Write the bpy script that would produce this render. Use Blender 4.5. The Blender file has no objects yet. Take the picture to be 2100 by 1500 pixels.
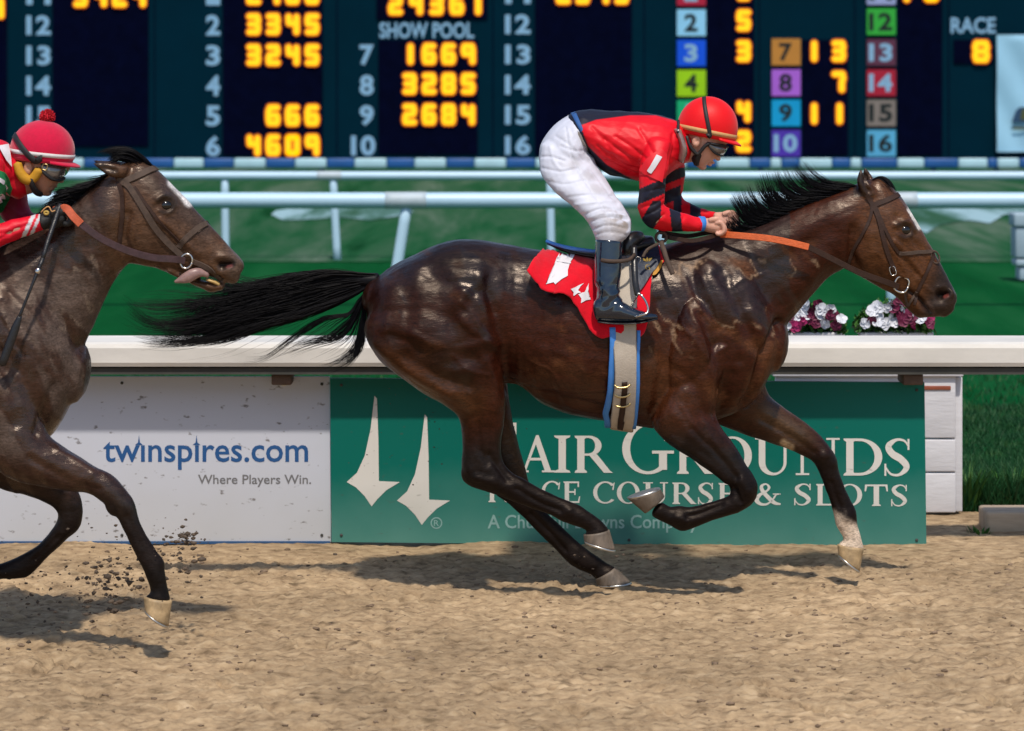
import bpy, bmesh, math, random
import numpy as np
from mathutils import Vector, Matrix
from mathutils.bvhtree import BVHTree

random.seed(7)
RNG = np.random.default_rng(7)
SC = bpy.context.scene
COL = SC.collection

# ------------------------------------------------------------------ camera, sky, sun, exposure
FPX, CAMH, CAMD, HORIZON = 6000.0, 2.13, 12.0, 150.0      # 103 mm lens on a 36 mm sensor
cam_data = bpy.data.cameras.new('camera')
cam = bpy.data.objects.new('camera', cam_data)
COL.objects.link(cam)
cam.location = (0, -CAMD, CAMH)
cam.rotation_euler = (math.radians(90), 0, 0)
cam_data.sensor_width = 36.0
cam_data.lens = FPX / 2100 * 36.0
cam_data.shift_y = -(750 - HORIZON) / 2100
cam_data.clip_start = 0.5
cam_data.clip_end = 6000
cam_data.dof.use_dof = True
cam_data.dof.focus_distance = 11.75
cam_data.dof.aperture_fstop = 4.0
SC.camera = cam

SUN_EL = math.radians(60.5)
SUN_VEC = Vector((0.07, -math.cos(SUN_EL), math.sin(SUN_EL))).normalized()
world = bpy.data.worlds.new('World')
SC.world = world
world.use_nodes = True
wn = world.node_tree
bg = wn.nodes['Background']
sky = wn.nodes.new('ShaderNodeTexSky')
sky.sky_type = 'NISHITA'
sky.sun_disc = False
sky.sun_elevation = SUN_EL
sky.sun_rotation = math.pi
wn.links.new(sky.outputs['Color'], bg.inputs['Color'])
bg.inputs['Strength'].default_value = 0.135
sun_data = bpy.data.lights.new('sun', 'SUN')
sun_data.energy = 3.6
sun_data.angle = math.radians(2.5)
sun_data.color = (1.0, 0.91, 0.79)
sun = bpy.data.objects.new('sun', sun_data)
COL.objects.link(sun)
sun.rotation_euler = (-SUN_VEC).to_track_quat('-Z', 'Y').to_euler()
sun.location = (0, -10, 20)
SC.view_settings.view_transform = 'Standard'
SC.view_settings.look = 'None'
SC.view_settings.exposure = 0.0
SC.view_settings.gamma = 1.0
SC.view_settings.use_curve_mapping = False

# ------------------------------------------------------------------ helpers
def W(px, py, Y):
    """point at depth Y (metres behind the winner's own plane)"""
    D = CAMD + Y
    return np.array(((px - 1050) * D / FPX, Y, CAMH - (py - HORIZON) * D / FPX))

def to_px(V):
    D = CAMD + V[:, 1]
    return 1050 + FPX * V[:, 0] / D, HORIZON + FPX * (CAMH - V[:, 2]) / D

def lin(c):
    c = c / 255.0
    return c / 12.92 if c <= 0.04045 else ((c + 0.055) / 1.055) ** 2.4

def S(r, g, b):
    return (lin(r), lin(g), lin(b), 1.0)

def vnoise(P, seed=0):
    P = np.asarray(P, dtype=np.float64)
    I = np.floor(P).astype(np.int64)
    f = P - I
    f = f * f * (3 - 2 * f)
    out = np.zeros(len(P))
    for dx in (0, 1):
        wx = f[:, 0] if dx else 1 - f[:, 0]
        for dy in (0, 1):
            wy = f[:, 1] if dy else 1 - f[:, 1]
            for dz in (0, 1):
                wz = f[:, 2] if dz else 1 - f[:, 2]
                n = ((I[:, 0] + dx) * 374761393 + (I[:, 1] + dy) * 668265263 + (I[:, 2] + dz) * 1440662683 + seed * 974711) & 0xFFFFFFFF
                n = ((n ^ (n >> 13)) * 1274126177) & 0xFFFFFFFF
                n = (n ^ (n >> 16)) & 0xFFFF
                out += wx * wy * wz * (n / 65535.0)
    return out * 2 - 1

ROT = np.array(Matrix.Rotation(0.9, 3, Vector((0.5, 0.7, 0.3)).normalized()))
def fbm(P, octaves=4, seed=0):
    P = np.asarray(P, dtype=np.float64)
    o, a = np.zeros(len(P)), 1.0
    for k in range(octaves):
        o += a * vnoise(P * 2.03 ** k + 17.3 * k, seed + k)
        a *= 0.5
        P = P @ ROT                              # turn each octave so no lattice shows
    return o

# ---- materials
def new_mat(name):
    m = bpy.data.materials.new(name)
    m.use_nodes = True
    nt = m.node_tree
    return m, nt, nt.nodes['Principled BSDF']

def mat(name, color, rough=0.6, metal=0.0, spec=0.5, noise=0.0, scale=20.0, bump=0.0, bscale=None, coat=0.0, sheen=0.0, stretch=None, sss=0.0):
    m, nt, p = new_mat(name)
    p.inputs['Base Color'].default_value = color
    p.inputs['Roughness'].default_value = rough
    p.inputs['Metallic'].default_value = metal
    p.inputs['Specular IOR Level'].default_value = spec
    p.inputs['Coat Weight'].default_value = coat
    p.inputs['Coat Roughness'].default_value = 0.12
    p.inputs['Sheen Weight'].default_value = sheen
    if sss:
        p.inputs['Subsurface Weight'].default_value = sss
        p.inputs['Subsurface Radius'].default_value = (0.012, 0.004, 0.002)
    if noise or bump:
        tc = nt.nodes.new('ShaderNodeTexCoord')
        mp = nt.nodes.new('ShaderNodeMapping')
        nt.links.new(tc.outputs['Object'], mp.inputs['Vector'])
        if stretch:
            mp.inputs['Scale'].default_value = stretch
    if noise:
        nz = nt.nodes.new('ShaderNodeTexNoise')
        nz.inputs['Scale'].default_value = scale
        nz.inputs['Detail'].default_value = 6
        nz.inputs['Roughness'].default_value = 0.65
        nt.links.new(mp.outputs['Vector'], nz.inputs['Vector'])
        rp = nt.nodes.new('ShaderNodeMapRange')
        rp.inputs['From Min'].default_value = 0.25
        rp.inputs['From Max'].default_value = 0.75
        rp.inputs['To Min'].default_value = 1 - noise
        rp.inputs['To Max'].default_value = 1 + noise
        nt.links.new(nz.outputs['Fac'], rp.inputs['Value'])
        mx = nt.nodes.new('ShaderNodeVectorMath')
        mx.operation = 'SCALE'
        mx.inputs[0].default_value = color[:3]
        nt.links.new(rp.outputs['Result'], mx.inputs['Scale'])
        nt.links.new(mx.outputs['Vector'], p.inputs['Base Color'])
        rr = nt.nodes.new('ShaderNodeMapRange')
        rr.inputs['To Min'].default_value = max(0.02, rough - 0.1)
        rr.inputs['To Max'].default_value = min(1, rough + 0.1)
        nt.links.new(nz.outputs['Fac'], rr.inputs['Value'])
        nt.links.new(rr.outputs['Result'], p.inputs['Roughness'])
    if bump:
        nb = nt.nodes.new('ShaderNodeTexNoise')
        nb.inputs['Scale'].default_value = bscale or scale
        nb.inputs['Detail'].default_value = 4
        nt.links.new(mp.outputs['Vector'], nb.inputs['Vector'])
        bp = nt.nodes.new('ShaderNodeBump')
        bp.inputs['Strength'].default_value = bump
        bp.inputs['Distance'].default_value = 0.01
        nt.links.new(nb.outputs['Fac'], bp.inputs['Height'])
        nt.links.new(bp.outputs['Normal'], p.inputs['Normal'])
    return m

def emis(name, color, strength):
    m, nt, p = new_mat(name)
    p.inputs['Base Color'].default_value = (0.02, 0.01, 0.0, 1)
    p.inputs['Emission Color'].default_value = color
    p.inputs['Emission Strength'].default_value = strength
    return m

# ---- objects
def thing(name, label, cat, loc=(0, 0, 0), group=None):
    e = bpy.data.objects.new(name, None)
    e.empty_display_size = 0.1
    COL.objects.link(e)
    e.location = loc
    tag(e, label, cat, group)
    return e

def tag(o, label=None, cat=None, group=None, kind=None):
    if label: o['label'] = label
    if cat: o['category'] = cat
    if group: o['group'] = group
    if kind: o['kind'] = kind
    return o

def root_loc(o):
    v = Vector((0, 0, 0))
    while o is not None:
        v += o.location
        o = o.parent
    return v

def link(name, mesh, parent=None):
    o = bpy.data.objects.new(name, mesh)
    COL.objects.link(o)
    if parent is not None:
        o.parent = parent
        # meshes are written in world coordinates
        e = parent
        while e.parent is not None:
            e = e.parent
        if parent is e:
            o.matrix_parent_inverse = Matrix.Translation(-e.location)
    return o

def obj(name, V, F, m, parent=None, smooth=True, color=None, attrs=None, mats=None, fmat=None):
    me = bpy.data.meshes.new(name)
    V = np.asarray(V, dtype=np.float64)
    if isinstance(F, np.ndarray):
        nf, w = F.shape
        me.vertices.add(len(V)); me.vertices.foreach_set('co', V.astype(np.float32).ravel())
        me.loops.add(nf * w); me.loops.foreach_set('vertex_index', F.astype(np.int32).ravel())
        me.polygons.add(nf); me.polygons.foreach_set('loop_start', np.arange(nf, dtype=np.int32) * w)
        me.update(calc_edges=True)
    else:
        me.from_pydata(V.tolist(), [], F)
    if mats:
        for q in mats: me.materials.append(q)
        if fmat is not None:
            me.polygons.foreach_set('material_index', np.asarray(fmat, dtype=np.int32))
    else:
        me.materials.append(m)
    if color is not None:
        a = me.color_attributes.new('coat', 'FLOAT_COLOR', 'POINT')
        c = np.ones((len(V), 4), dtype=np.float32)
        c[:, :color.shape[1]] = color
        a.data.foreach_set('color', c.ravel())
    if smooth:
        me.polygons.foreach_set('use_smooth', np.ones(len(me.polygons), dtype=bool))
    me.update()
    return link(name, me, parent)

def merge(parts):
    Vs, Fs, n = [], [], 0
    arr = all(isinstance(F, np.ndarray) for V, F in parts) and len({F.shape[1] for V, F in parts}) == 1
    for V, F in parts:
        V = np.asarray(V)
        Vs.append(V)
        if arr: Fs.append(F + n)
        else: Fs += [tuple(i + n for i in f) for f in F]
        n += len(V)
    return np.vstack(Vs), (np.vstack(Fs) if arr else Fs)

def box(x0, x1, y0, y1, z0, z1):
    V = [(x0, y0, z0), (x1, y0, z0), (x1, y1, z0), (x0, y1, z0), (x0, y0, z1), (x1, y0, z1), (x1, y1, z1), (x0, y1, z1)]
    F = [(0, 3, 2, 1), (4, 5, 6, 7), (0, 1, 5, 4), (1, 2, 6, 5), (2, 3, 7, 6), (3, 0, 4, 7)]
    return np.array(V, dtype=float), F

def bevel_box(x0, x1, y0, y1, z0, z1, r):
    V, F = box(x0, x1, y0, y1, z0, z1)
    bm = bmesh.new()
    vs = [bm.verts.new(v) for v in V]
    for f in F: bm.faces.new([vs[i] for i in f])
    bmesh.ops.bevel(bm, geom=bm.edges[:], offset=r, segments=2, affect='EDGES', profile=0.6)
    bm.verts.index_update()
    V = np.array([v.co[:] for v in bm.verts])
    F = [tuple(v.index for v in f.verts) for f in bm.faces]
    bm.free()
    return V, F

def catmull(R, sub):
    R = np.asarray(R, dtype=float)
    n = len(R)
    if n < 3 or sub <= 1:
        if n == 2 and sub > 1:
            t = np.linspace(0, 1, sub + 1)[:, None]
            return R[0] * (1 - t) + R[1] * t
        return R
    P = np.vstack([2 * R[0] - R[1], R, 2 * R[-1] - R[-2]])
    out = []
    for i in range(n - 1):
        p0, p1, p2, p3 = P[i], P[i + 1], P[i + 2], P[i + 3]
        for k in range(sub):
            t = k / sub
            out.append(0.5 * (2 * p1 + (p2 - p0) * t + (2 * p0 - 5 * p1 + 4 * p2 - p3) * t * t + (3 * p1 - p0 - 3 * p2 + p3) * t ** 3))
    out.append(R[-1])
    return np.array(out)

def rings_to_mesh(rings, cap0=None, cap1=None):
    n = len(rings[0])
    V = list(np.vstack(rings))
    F = []
    for i in range(len(rings) - 1):
        for j in range(n):
            a, b = i * n + j, i * n + (j + 1) % n
            F.append((a, b, b + n, a + n))
    if cap0 is not None:
        V.append(cap0); c = len(V) - 1
        F += [(c, (j + 1) % n, j) for j in range(n)]
    if cap1 is not None:
        V.append(cap1); c = len(V) - 1
        o = (len(rings) - 1) * n
        F += [(c, o + j, o + (j + 1) % n) for j in range(n)]
    return np.array(V), F

def loft(st, Y0=0.0, n=24, sub=4, cap=0.6, power=1.0, inflate=0.0, capend=None):
    """stations (x1,y1,x2,y2,Y,b): two silhouette points at depth Y and a half-width b in metres"""
    R = catmull([s[:6] for s in st], sub)
    th = np.linspace(0, 2 * math.pi, n, endpoint=False)
    c, s = np.cos(th), np.sin(th)
    c = np.sign(c) * np.abs(c) ** power
    s = np.sign(s) * np.abs(s) ** power
    secs = []
    for r in R:
        p1, p2 = W(r[0], r[1], Y0 + r[4]), W(r[2], r[3], Y0 + r[4])
        C, a = (p1 + p2) / 2, (p1 - p2) / 2
        if inflate:
            a = a * (1 + inflate / max(1e-4, np.linalg.norm(a)))
        secs.append((C, a, max(0.002, r[5]) + inflate))
    def ring(C, a, b):
        return C + np.outer(c, a) + np.outer(s, np.array((0, b, 0)))
    rings = [ring(*q) for q in secs]
    def end(i, j, cp):
        C, a, b = secs[i]
        d = C - secs[j][0]
        nrm = np.cross(a, (0, 1, 0)); nrm /= np.linalg.norm(nrm) + 1e-9
        if np.dot(nrm, d) < 0: nrm = -nrm
        r = min(np.linalg.norm(a), b) * cp
        rr = [ring(C + nrm * r * math.sin(p), a * math.cos(p), b * math.cos(p)) for p in (0.5, 0.95, 1.3)]
        return rr, C + nrm * r
    e0, c0 = end(0, 1, cap)
    e1, c1 = end(-1, -2, cap if capend is None else capend)
    return rings_to_mesh(e0[::-1] + rings + e1, c0, c1)

def tube(P, rad, n=8, sub=3, flat=1.0):
    P = np.asarray(P, dtype=float)
    rad = np.broadcast_to(np.asarray(rad, dtype=float), (len(P),))
    R = catmull(np.hstack([P, rad[:, None]]), sub)
    P, rad = R[:, :3], R[:, 3]
    T = np.gradient(P, axis=0)
    T /= np.linalg.norm(T, axis=1)[:, None] + 1e-12
    up = np.array((0.0, 1.0, 0.0)) if abs(T[0][1]) < 0.9 else np.array((1.0, 0, 0))
    rings = []
    th = np.linspace(0, 2 * math.pi, n, endpoint=False)
    for p, t, r in zip(P, T, rad):
        u = up - t * np.dot(up, t); u /= np.linalg.norm(u) + 1e-12
        v = np.cross(t, u)
        rings.append(p + r * (np.outer(np.cos(th), u) * flat + np.outer(np.sin(th), v)))
        up = u
    return rings_to_mesh(rings, P[0] - T[0] * rad[0] * 0.5, P[-1] + T[-1] * rad[-1] * 0.5)

def ell(cx, cy, Y, rx, ry, b, ang=0.0, Y0=0.0, n=20, m=12):
    C = W(cx, cy, Y0 + Y)
    k = (CAMD + Y0 + Y) / FPX
    V, ca, sa = [], math.cos(ang), math.sin(ang)
    rings = []
    for i in range(1, m):
        ph = math.pi * i / m
        z, r = math.cos(ph) * ry * k, math.sin(ph)
        th = np.linspace(0, 2 * math.pi, n, endpoint=False)
        x = np.cos(th) * r * rx * k
        rings.append(np.stack([C[0] + x * ca + z * sa, C[1] + np.sin(th) * r * b, C[2] - x * sa + z * ca], 1))
    top = C + np.array((ry * k * sa, 0, ry * k * ca))
    return rings_to_mesh(rings, top, 2 * C - top)

def quads(F):
    if isinstance(F, np.ndarray) and F.shape[1] == 4: return F
    return np.array([tuple(f) if len(f) == 4 else (f[0], f[1], f[2], f[0]) for f in F])

def vnormals(V, F):
    Q = quads(F)
    N = np.cross(V[Q[:, 2]] - V[Q[:, 0]], V[Q[:, 3]] - V[Q[:, 1]])
    tri = Q[:, 3] == Q[:, 0]
    if tri.any():
        q = Q[tri]
        N[tri] = np.cross(V[q[:, 1]] - V[q[:, 0]], V[q[:, 2]] - V[q[:, 0]])
    idx = Q.ravel(order='F')
    out = np.stack([np.bincount(idx, weights=np.tile(N[:, c], 4), minlength=len(V)) for c in range(3)], 1)
    return out / (np.linalg.norm(out, axis=1)[:, None] + 1e-12)

def smooth(V, F, it=6, lam=0.5, mu=-0.53):
    Q = quads(F)
    i = Q.ravel(order='F'); j = np.roll(Q, -1, axis=1).ravel(order='F')
    i, j = np.concatenate([i, j]), np.concatenate([j, i])
    deg = np.bincount(i, minlength=len(V)).astype(float)[:, None] + 1e-9
    for k in range(it):
        for f in (lam, mu):
            avg = np.stack([np.bincount(i, weights=V[j, c], minlength=len(V)) for c in range(3)], 1) / deg
            V = V + f * (avg - V)
    return V

def union(parts, voxel, it=6):
    V, F = merge(parts)
    me = bpy.data.meshes.new('tmp')
    me.from_pydata(V.tolist(), [], F)
    o = bpy.data.objects.new('tmp', me)
    COL.objects.link(o)
    md = o.modifiers.new('r', 'REMESH')
    md.mode = 'VOXEL'
    md.voxel_size = voxel
    dg = bpy.context.evaluated_depsgraph_get()
    dg.update()
    ev = o.evaluated_get(dg)
    em = ev.to_mesh()
    n = len(em.vertices)
    V = np.zeros(n * 3, dtype=np.float32); em.vertices.foreach_get('co', V); V = V.reshape(-1, 3).astype(float)
    F = np.zeros(len(em.loops), dtype=np.int32); em.loops.foreach_get('vertex_index', F)
    F = F.reshape(-1, 4)
    ev.to_mesh_clear()
    bpy.data.objects.remove(o)
    bpy.data.meshes.remove(me)
    if it:
        V = smooth(V, F, it)
    return V, F

def seg_dist(px, py, pts):
    d = np.full(len(px), 1e9)
    for (x0, y0), (x1, y1) in zip(pts[:-1], pts[1:]):
        dx, dy = x1 - x0, y1 - y0
        t = np.clip(((px - x0) * dx + (py - y0) * dy) / (dx * dx + dy * dy + 1e-9), 0, 1)
        d = np.minimum(d, np.hypot(px - x0 - t * dx, py - y0 - t * dy))
    return d

def curve2(pts, sub=6):
    return [tuple(p) for p in catmull(pts, sub)] if len(pts) > 2 else pts

def sculpt(V, F, ops, far=True):
    """ops: (points, width px, amount m): ridges and grooves drawn on the flank, mirrored on the off side"""
    N = vnormals(V, F)
    px, py = to_px(V)
    f = np.clip((np.abs(N[:, 1]) - 0.12) / 0.35, 0, 1) if far else np.clip((-N[:, 1] - 0.05) / 0.3, 0, 1)
    acc = np.zeros(len(V))
    for pts, w, amt in ops:
        C = np.array(curve2(pts) if len(pts) > 1 else pts)
        k = np.nonzero((px > C[:, 0].min() - 3 * w) & (px < C[:, 0].max() + 3 * w) & (py > C[:, 1].min() - 3 * w) & (py < C[:, 1].max() + 3 * w))[0]
        if not len(k): continue
        d = np.hypot(px[k] - pts[0][0], py[k] - pts[0][1]) if len(pts) == 1 else seg_dist(px[k], py[k], [tuple(c) for c in C])
        acc[k] += amt * np.exp(-(d / w) ** 2)
    return V + N * (acc * f)[:, None]

def bvh(V, F):
    return BVHTree.FromPolygons(np.asarray(V).tolist(), F.tolist() if isinstance(F, np.ndarray) else [tuple(f) for f in F])

CAMLOC = Vector((0, -CAMD, CAMH))
def surf(tree, px, py, Yg=0.0):
    d = Vector(W(px, py, Yg)) - CAMLOC
    d.normalize()
    h = tree.ray_cast(CAMLOC, d)
    if h[0] is None:
        h = tree.find_nearest(Vector(W(px, py, Yg - 0.2)))
        n = h[1]
        if n.y > 0: n = -n
        return np.array(h[0]), np.array(n)
    n = h[1]
    if n.dot(d) > 0: n = -n
    return np.array(h[0]), np.array(n)

def ribbon(P, N, width, thick):
    P, N = np.asarray(P), np.asarray(N)
    T = np.gradient(P, axis=0)
    T /= np.linalg.norm(T, axis=1)[:, None] + 1e-12
    N = N - T * np.sum(N * T, axis=1)[:, None]
    N /= np.linalg.norm(N, axis=1)[:, None] + 1e-12
    B = np.cross(T, N)
    w = np.broadcast_to(np.asarray(width, dtype=float), (len(P),))[:, None] / 2
    t = thick
    rings = [np.array([P[i] - B[i] * w[i], P[i] - B[i] * w[i] * 0.86 + N[i] * t, P[i] + B[i] * w[i] * 0.86 + N[i] * t, P[i] + B[i] * w[i]]) for i in range(len(P))]
    return rings_to_mesh(rings, P[0], P[-1])

def strap(tree, pts, width, thick=0.004, off=0.003, sub=8, Yg=0.0):
    C = catmull(pts, sub) if len(pts) > 2 else catmull(pts, sub * 2)
    P, N = [], []
    for x, y in C:
        p, n = surf(tree, x, y, Yg)
        P.append(p + n * off); N.append(n)
    P, N = np.array(P), np.array(N)
    for k in range(3):
        P[1:-1] = 0.25 * P[:-2] + 0.5 * P[1:-1] + 0.25 * P[2:]
        N[1:-1] = 0.25 * N[:-2] + 0.5 * N[1:-1] + 0.25 * N[2:]
    return ribbon(P, N, width, thick)

def free_strap(pts3, width, thick=0.004, sub=8, N=(0, -1, 0.05)):
    P = catmull(pts3, sub)
    return ribbon(P, np.tile(np.array(N, dtype=float), (len(P), 1)), width, thick)

def mirror(VF, Y0):
    V, F = VF
    V = np.array(V); V[:, 1] = 2 * Y0 - V[:, 1]
    return V, [tuple(reversed(f)) for f in F]

def poly_mesh(pts, cuts=0):
    """triangulated, evenly divided flat polygon in pixel space"""
    bm = bmesh.new()
    vs = [bm.verts.new((x, y, 0)) for x, y in pts]
    f = bm.faces.new(vs)
    bmesh.ops.triangulate(bm, faces=[f])
    if cuts:
        bmesh.ops.subdivide_edges(bm, edges=bm.edges[:], cuts=cuts, use_grid_fill=True)
        bmesh.ops.triangulate(bm, faces=bm.faces[:])
    bm.verts.index_update()
    V = np.array([v.co[:2] for v in bm.verts])
    F = [tuple(v.index for v in q.verts) for q in bm.faces]
    bm.free()
    return V, F

def decal(tree, pts, off=0.003, cuts=3, Yg=0.0):
    P, F = poly_mesh(pts, cuts)
    V = []
    for x, y in P:
        p, n = surf(tree, x, y, Yg)
        V.append(p + n * off)
    return np.array(V), F

def drape(tree, top, bot, nu=40, nv=20, off=0.006, wr=0.0, lift=None, Yg=0.0, seed=0):
    T = catmull(top, max(1, nu // (len(top) - 1))); B = catmull(bot, max(1, nu // (len(bot) - 1)))
    n = len(T)
    V = []
    for j in range(nv + 1):
        v = j / nv
        for i in range(n):
            u = i / (n - 1)
            x, y = T[i] * (1 - v) + B[i] * v
            p, nn = surf(tree, x, y, Yg)
            o = off + (lift(u, v) if lift else 0)
            V.append(p + nn * o)
    V = np.array(V)
    F = []
    for j in range(nv):
        for i in range(n - 1):
            a = j * n + i
            F.append((a, a + n, a + n + 1, a + 1))
    G = V.reshape(nv + 1, n, 3)
    for k in range(2):
        G[1:-1, 1:-1] = 0.5 * G[1:-1, 1:-1] + 0.125 * (G[:-2, 1:-1] + G[2:, 1:-1] + G[1:-1, :-2] + G[1:-1, 2:])
    V = G.reshape(-1, 3)
    if wr:
        N = vnormals(V, F)
        V = V + N * (wr * fbm(V * np.array((16, 3, 9)) + seed, 3, seed))[:, None] * -1
    return V, F

def text_mesh(s, bold):
    cu = bpy.data.curves.new('t', 'FONT')
    cu.body = s
    cu.resolution_u = 3
    cu.offset = bold
    o = bpy.data.objects.new('t', cu)
    COL.objects.link(o)
    dg = bpy.context.evaluated_depsgraph_get(); dg.update()
    me = bpy.data.meshes.new_from_object(o.evaluated_get(dg))
    V = np.array([v.co[:2] for v in me.vertices]); F = [tuple(p.vertices) for p in me.polygons]
    bpy.data.objects.remove(o); bpy.data.curves.remove(cu); bpy.data.meshes.remove(me)
    return V, F

TEXT_CACHE = {}
def text_px(s, x0, x1, y0, y1, Y, bold=0.0):
    """flat lettering filling a rectangle on the plane at depth Y"""
    if (s, bold) not in TEXT_CACHE: TEXT_CACHE[s, bold] = text_mesh(s, bold)
    V, F = TEXT_CACHE[s, bold]
    a, b = V.min(0), V.max(0)
    U = (V - a) / (b - a + 1e-9)
    return np.array([W(x0 + u * (x1 - x0), y1 + v * (y0 - y1), Y) for u, v in U]), [tuple(reversed(f)) for f in F]

def letters(s, x0, x1, y0, y1, Y, m, parent, bold=0.0):
    """lettering with each letter an object of its own"""
    V, F = text_px(s, x0, x1, y0, y1, Y, bold)
    lab = list(range(len(V)))
    def find(i):
        while lab[i] != i:
            lab[i] = lab[lab[i]]; i = lab[i]
        return i
    for f in F:
        r = find(f[0])
        for i in f[1:]: lab[find(i)] = r
    comp = {}
    for f in F: comp.setdefault(find(f[0]), []).append(f)
    groups = []
    for fs in sorted(comp.values(), key=lambda fs: min(V[i][0] for f in fs for i in f)):
        xs = [V[i][0] for f in fs for i in f]
        if groups and min(xs) < groups[-1][1] - 0.4 * (max(xs) - min(xs)):
            groups[-1][0].extend(fs); groups[-1][1] = max(groups[-1][1], max(xs))
        else: groups.append([list(fs), max(xs)])
    for fs, _ in groups:
        ids = sorted({i for f in fs for i in f}); mp = {i: k for k, i in enumerate(ids)}
        obj('letter', V[ids], [tuple(mp[i] for i in f) for f in fs], m, parent, smooth=False)

def strands(guides, n, Y0, spread, rad, seed, nseg=14, jitter=6.0, tipy=0.0, lens=(0.8, 1.05), clump=0, wave=0.0):
    """hair: n tapering strands interpolated between neighbouring guide curves (px)"""
    rng = np.random.default_rng(seed)
    G = []
    for g in guides:
        C = catmull(g, 8)
        L = np.concatenate([[0], np.cumsum(np.hypot(*np.diff(C[:, :2], axis=0).T))]); L /= L[-1]
        t = np.linspace(0, 1, nseg)
        G.append(np.stack([np.interp(t, L, C[:, 0]), np.interp(t, L, C[:, 1])], 1))
    G = np.array(G)
    parts = []
    clumps = rng.uniform(0, len(G) - 1, clump) if clump else None
    for k in range(n):
        u = rng.uniform(0, len(G) - 1)
        if clump and rng.random() < 0.8:
            u = float(np.clip(clumps[rng.integers(clump)] + rng.normal(0, 0.06), 0, len(G) - 1.001))
        i = int(min(u, len(G) - 2)); f = u - i
        C = G[i] * (1 - f) + G[i + 1] * f
        ln = rng.uniform(*lens)
        t = np.linspace(0, 1, nseg)
        ti = t * min(1.0, ln)
        C = np.stack([np.interp(ti, t, C[:, 0]), np.interp(ti, t, C[:, 1])], 1)
        a, ph, fr = rng.normal(0, jitter), rng.uniform(0, 6.28), rng.uniform(2, 5)
        C[:, 1] += a * t ** 1.3 + rng.normal(0, jitter * 0.45) * np.sin(t * fr + ph) * t + wave * np.sin(t * 9 + u * 2.3) * t
        C[:, 0] += rng.normal(0, jitter) * t
        y = Y0 + rng.normal(0, spread) * (0.25 + 0.75 * t) + tipy * t
        P = np.array([W(c[0], c[1], yy) for c, yy in zip(C, y)])
        r = rad * rng.uniform(0.7, 1.3) * (1 - t ** 2 * 0.92)
        parts.append(tube3(P, r))
    return merge(parts)

def tube3(P, r):
    T = np.gradient(P, axis=0); T /= np.linalg.norm(T, axis=1)[:, None] + 1e-12
    u = np.cross(T, (0, 1, 0)); u /= np.linalg.norm(u, axis=1)[:, None] + 1e-9
    v = np.cross(T, u)
    n = len(P)
    V = np.empty((n * 3, 3))
    for k, a in enumerate((0.5, 2.6, 4.7)):
        V[k::3] = P + (u * math.cos(a) + v * math.sin(a)) * r[:, None]
    i = np.arange(n - 1)[:, None] * 3; k = np.arange(3)[None, :]
    p, q = (i + k).ravel(), (i + (k + 1) % 3).ravel()
    return V, np.stack([p, q, q + 3, p + 3], 1)

# ================================================================== THE SETTING
def noise_ramp_mat(name, stops, scale, stretch=(1, 1, 1), rough=0.9, bump=0.3, bscale=60, detail=8, dist=0.0, spec=0.3, bdist=0.02):
    m, nt, p = new_mat(name)
    tc = nt.nodes.new('ShaderNodeTexCoord')
    mp = nt.nodes.new('ShaderNodeMapping')
    mp.inputs['Scale'].default_value = stretch
    nt.links.new(tc.outputs['Object'], mp.inputs['Vector'])
    nz = nt.nodes.new('ShaderNodeTexNoise')
    nz.inputs['Scale'].default_value = scale
    nz.inputs['Detail'].default_value = detail
    nz.inputs['Roughness'].default_value = 0.62
    nz.inputs['Distortion'].default_value = dist
    nt.links.new(mp.outputs['Vector'], nz.inputs['Vector'])
    cr = nt.nodes.new('ShaderNodeValToRGB')
    el = cr.color_ramp.elements
    el[0].position, el[0].color = stops[0]
    el[1].position, el[1].color = stops[-1]
    for pos, c in stops[1:-1]:
        e = el.new(pos); e.color = c
    nt.links.new(nz.outputs['Fac'], cr.inputs['Fac'])
    nt.links.new(cr.outputs['Color'], p.inputs['Base Color'])
    p.inputs['Roughness'].default_value = rough
    p.inputs['Specular IOR Level'].default_value = spec
    if bump:
        nb = nt.nodes.new('ShaderNodeTexNoise')
        nb.inputs['Scale'].default_value = bscale
        nb.inputs['Detail'].default_value = 5
        nt.links.new(mp.outputs['Vector'], nb.inputs['Vector'])
        bp = nt.nodes.new('ShaderNodeBump')
        bp.inputs['Strength'].default_value = bump
        bp.inputs['Distance'].default_value = bdist
        nt.links.new(nb.outputs['Fac'], bp.inputs['Height'])
        nt.links.new(bp.outputs['Normal'], p.inputs['Normal'])
    return m

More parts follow.
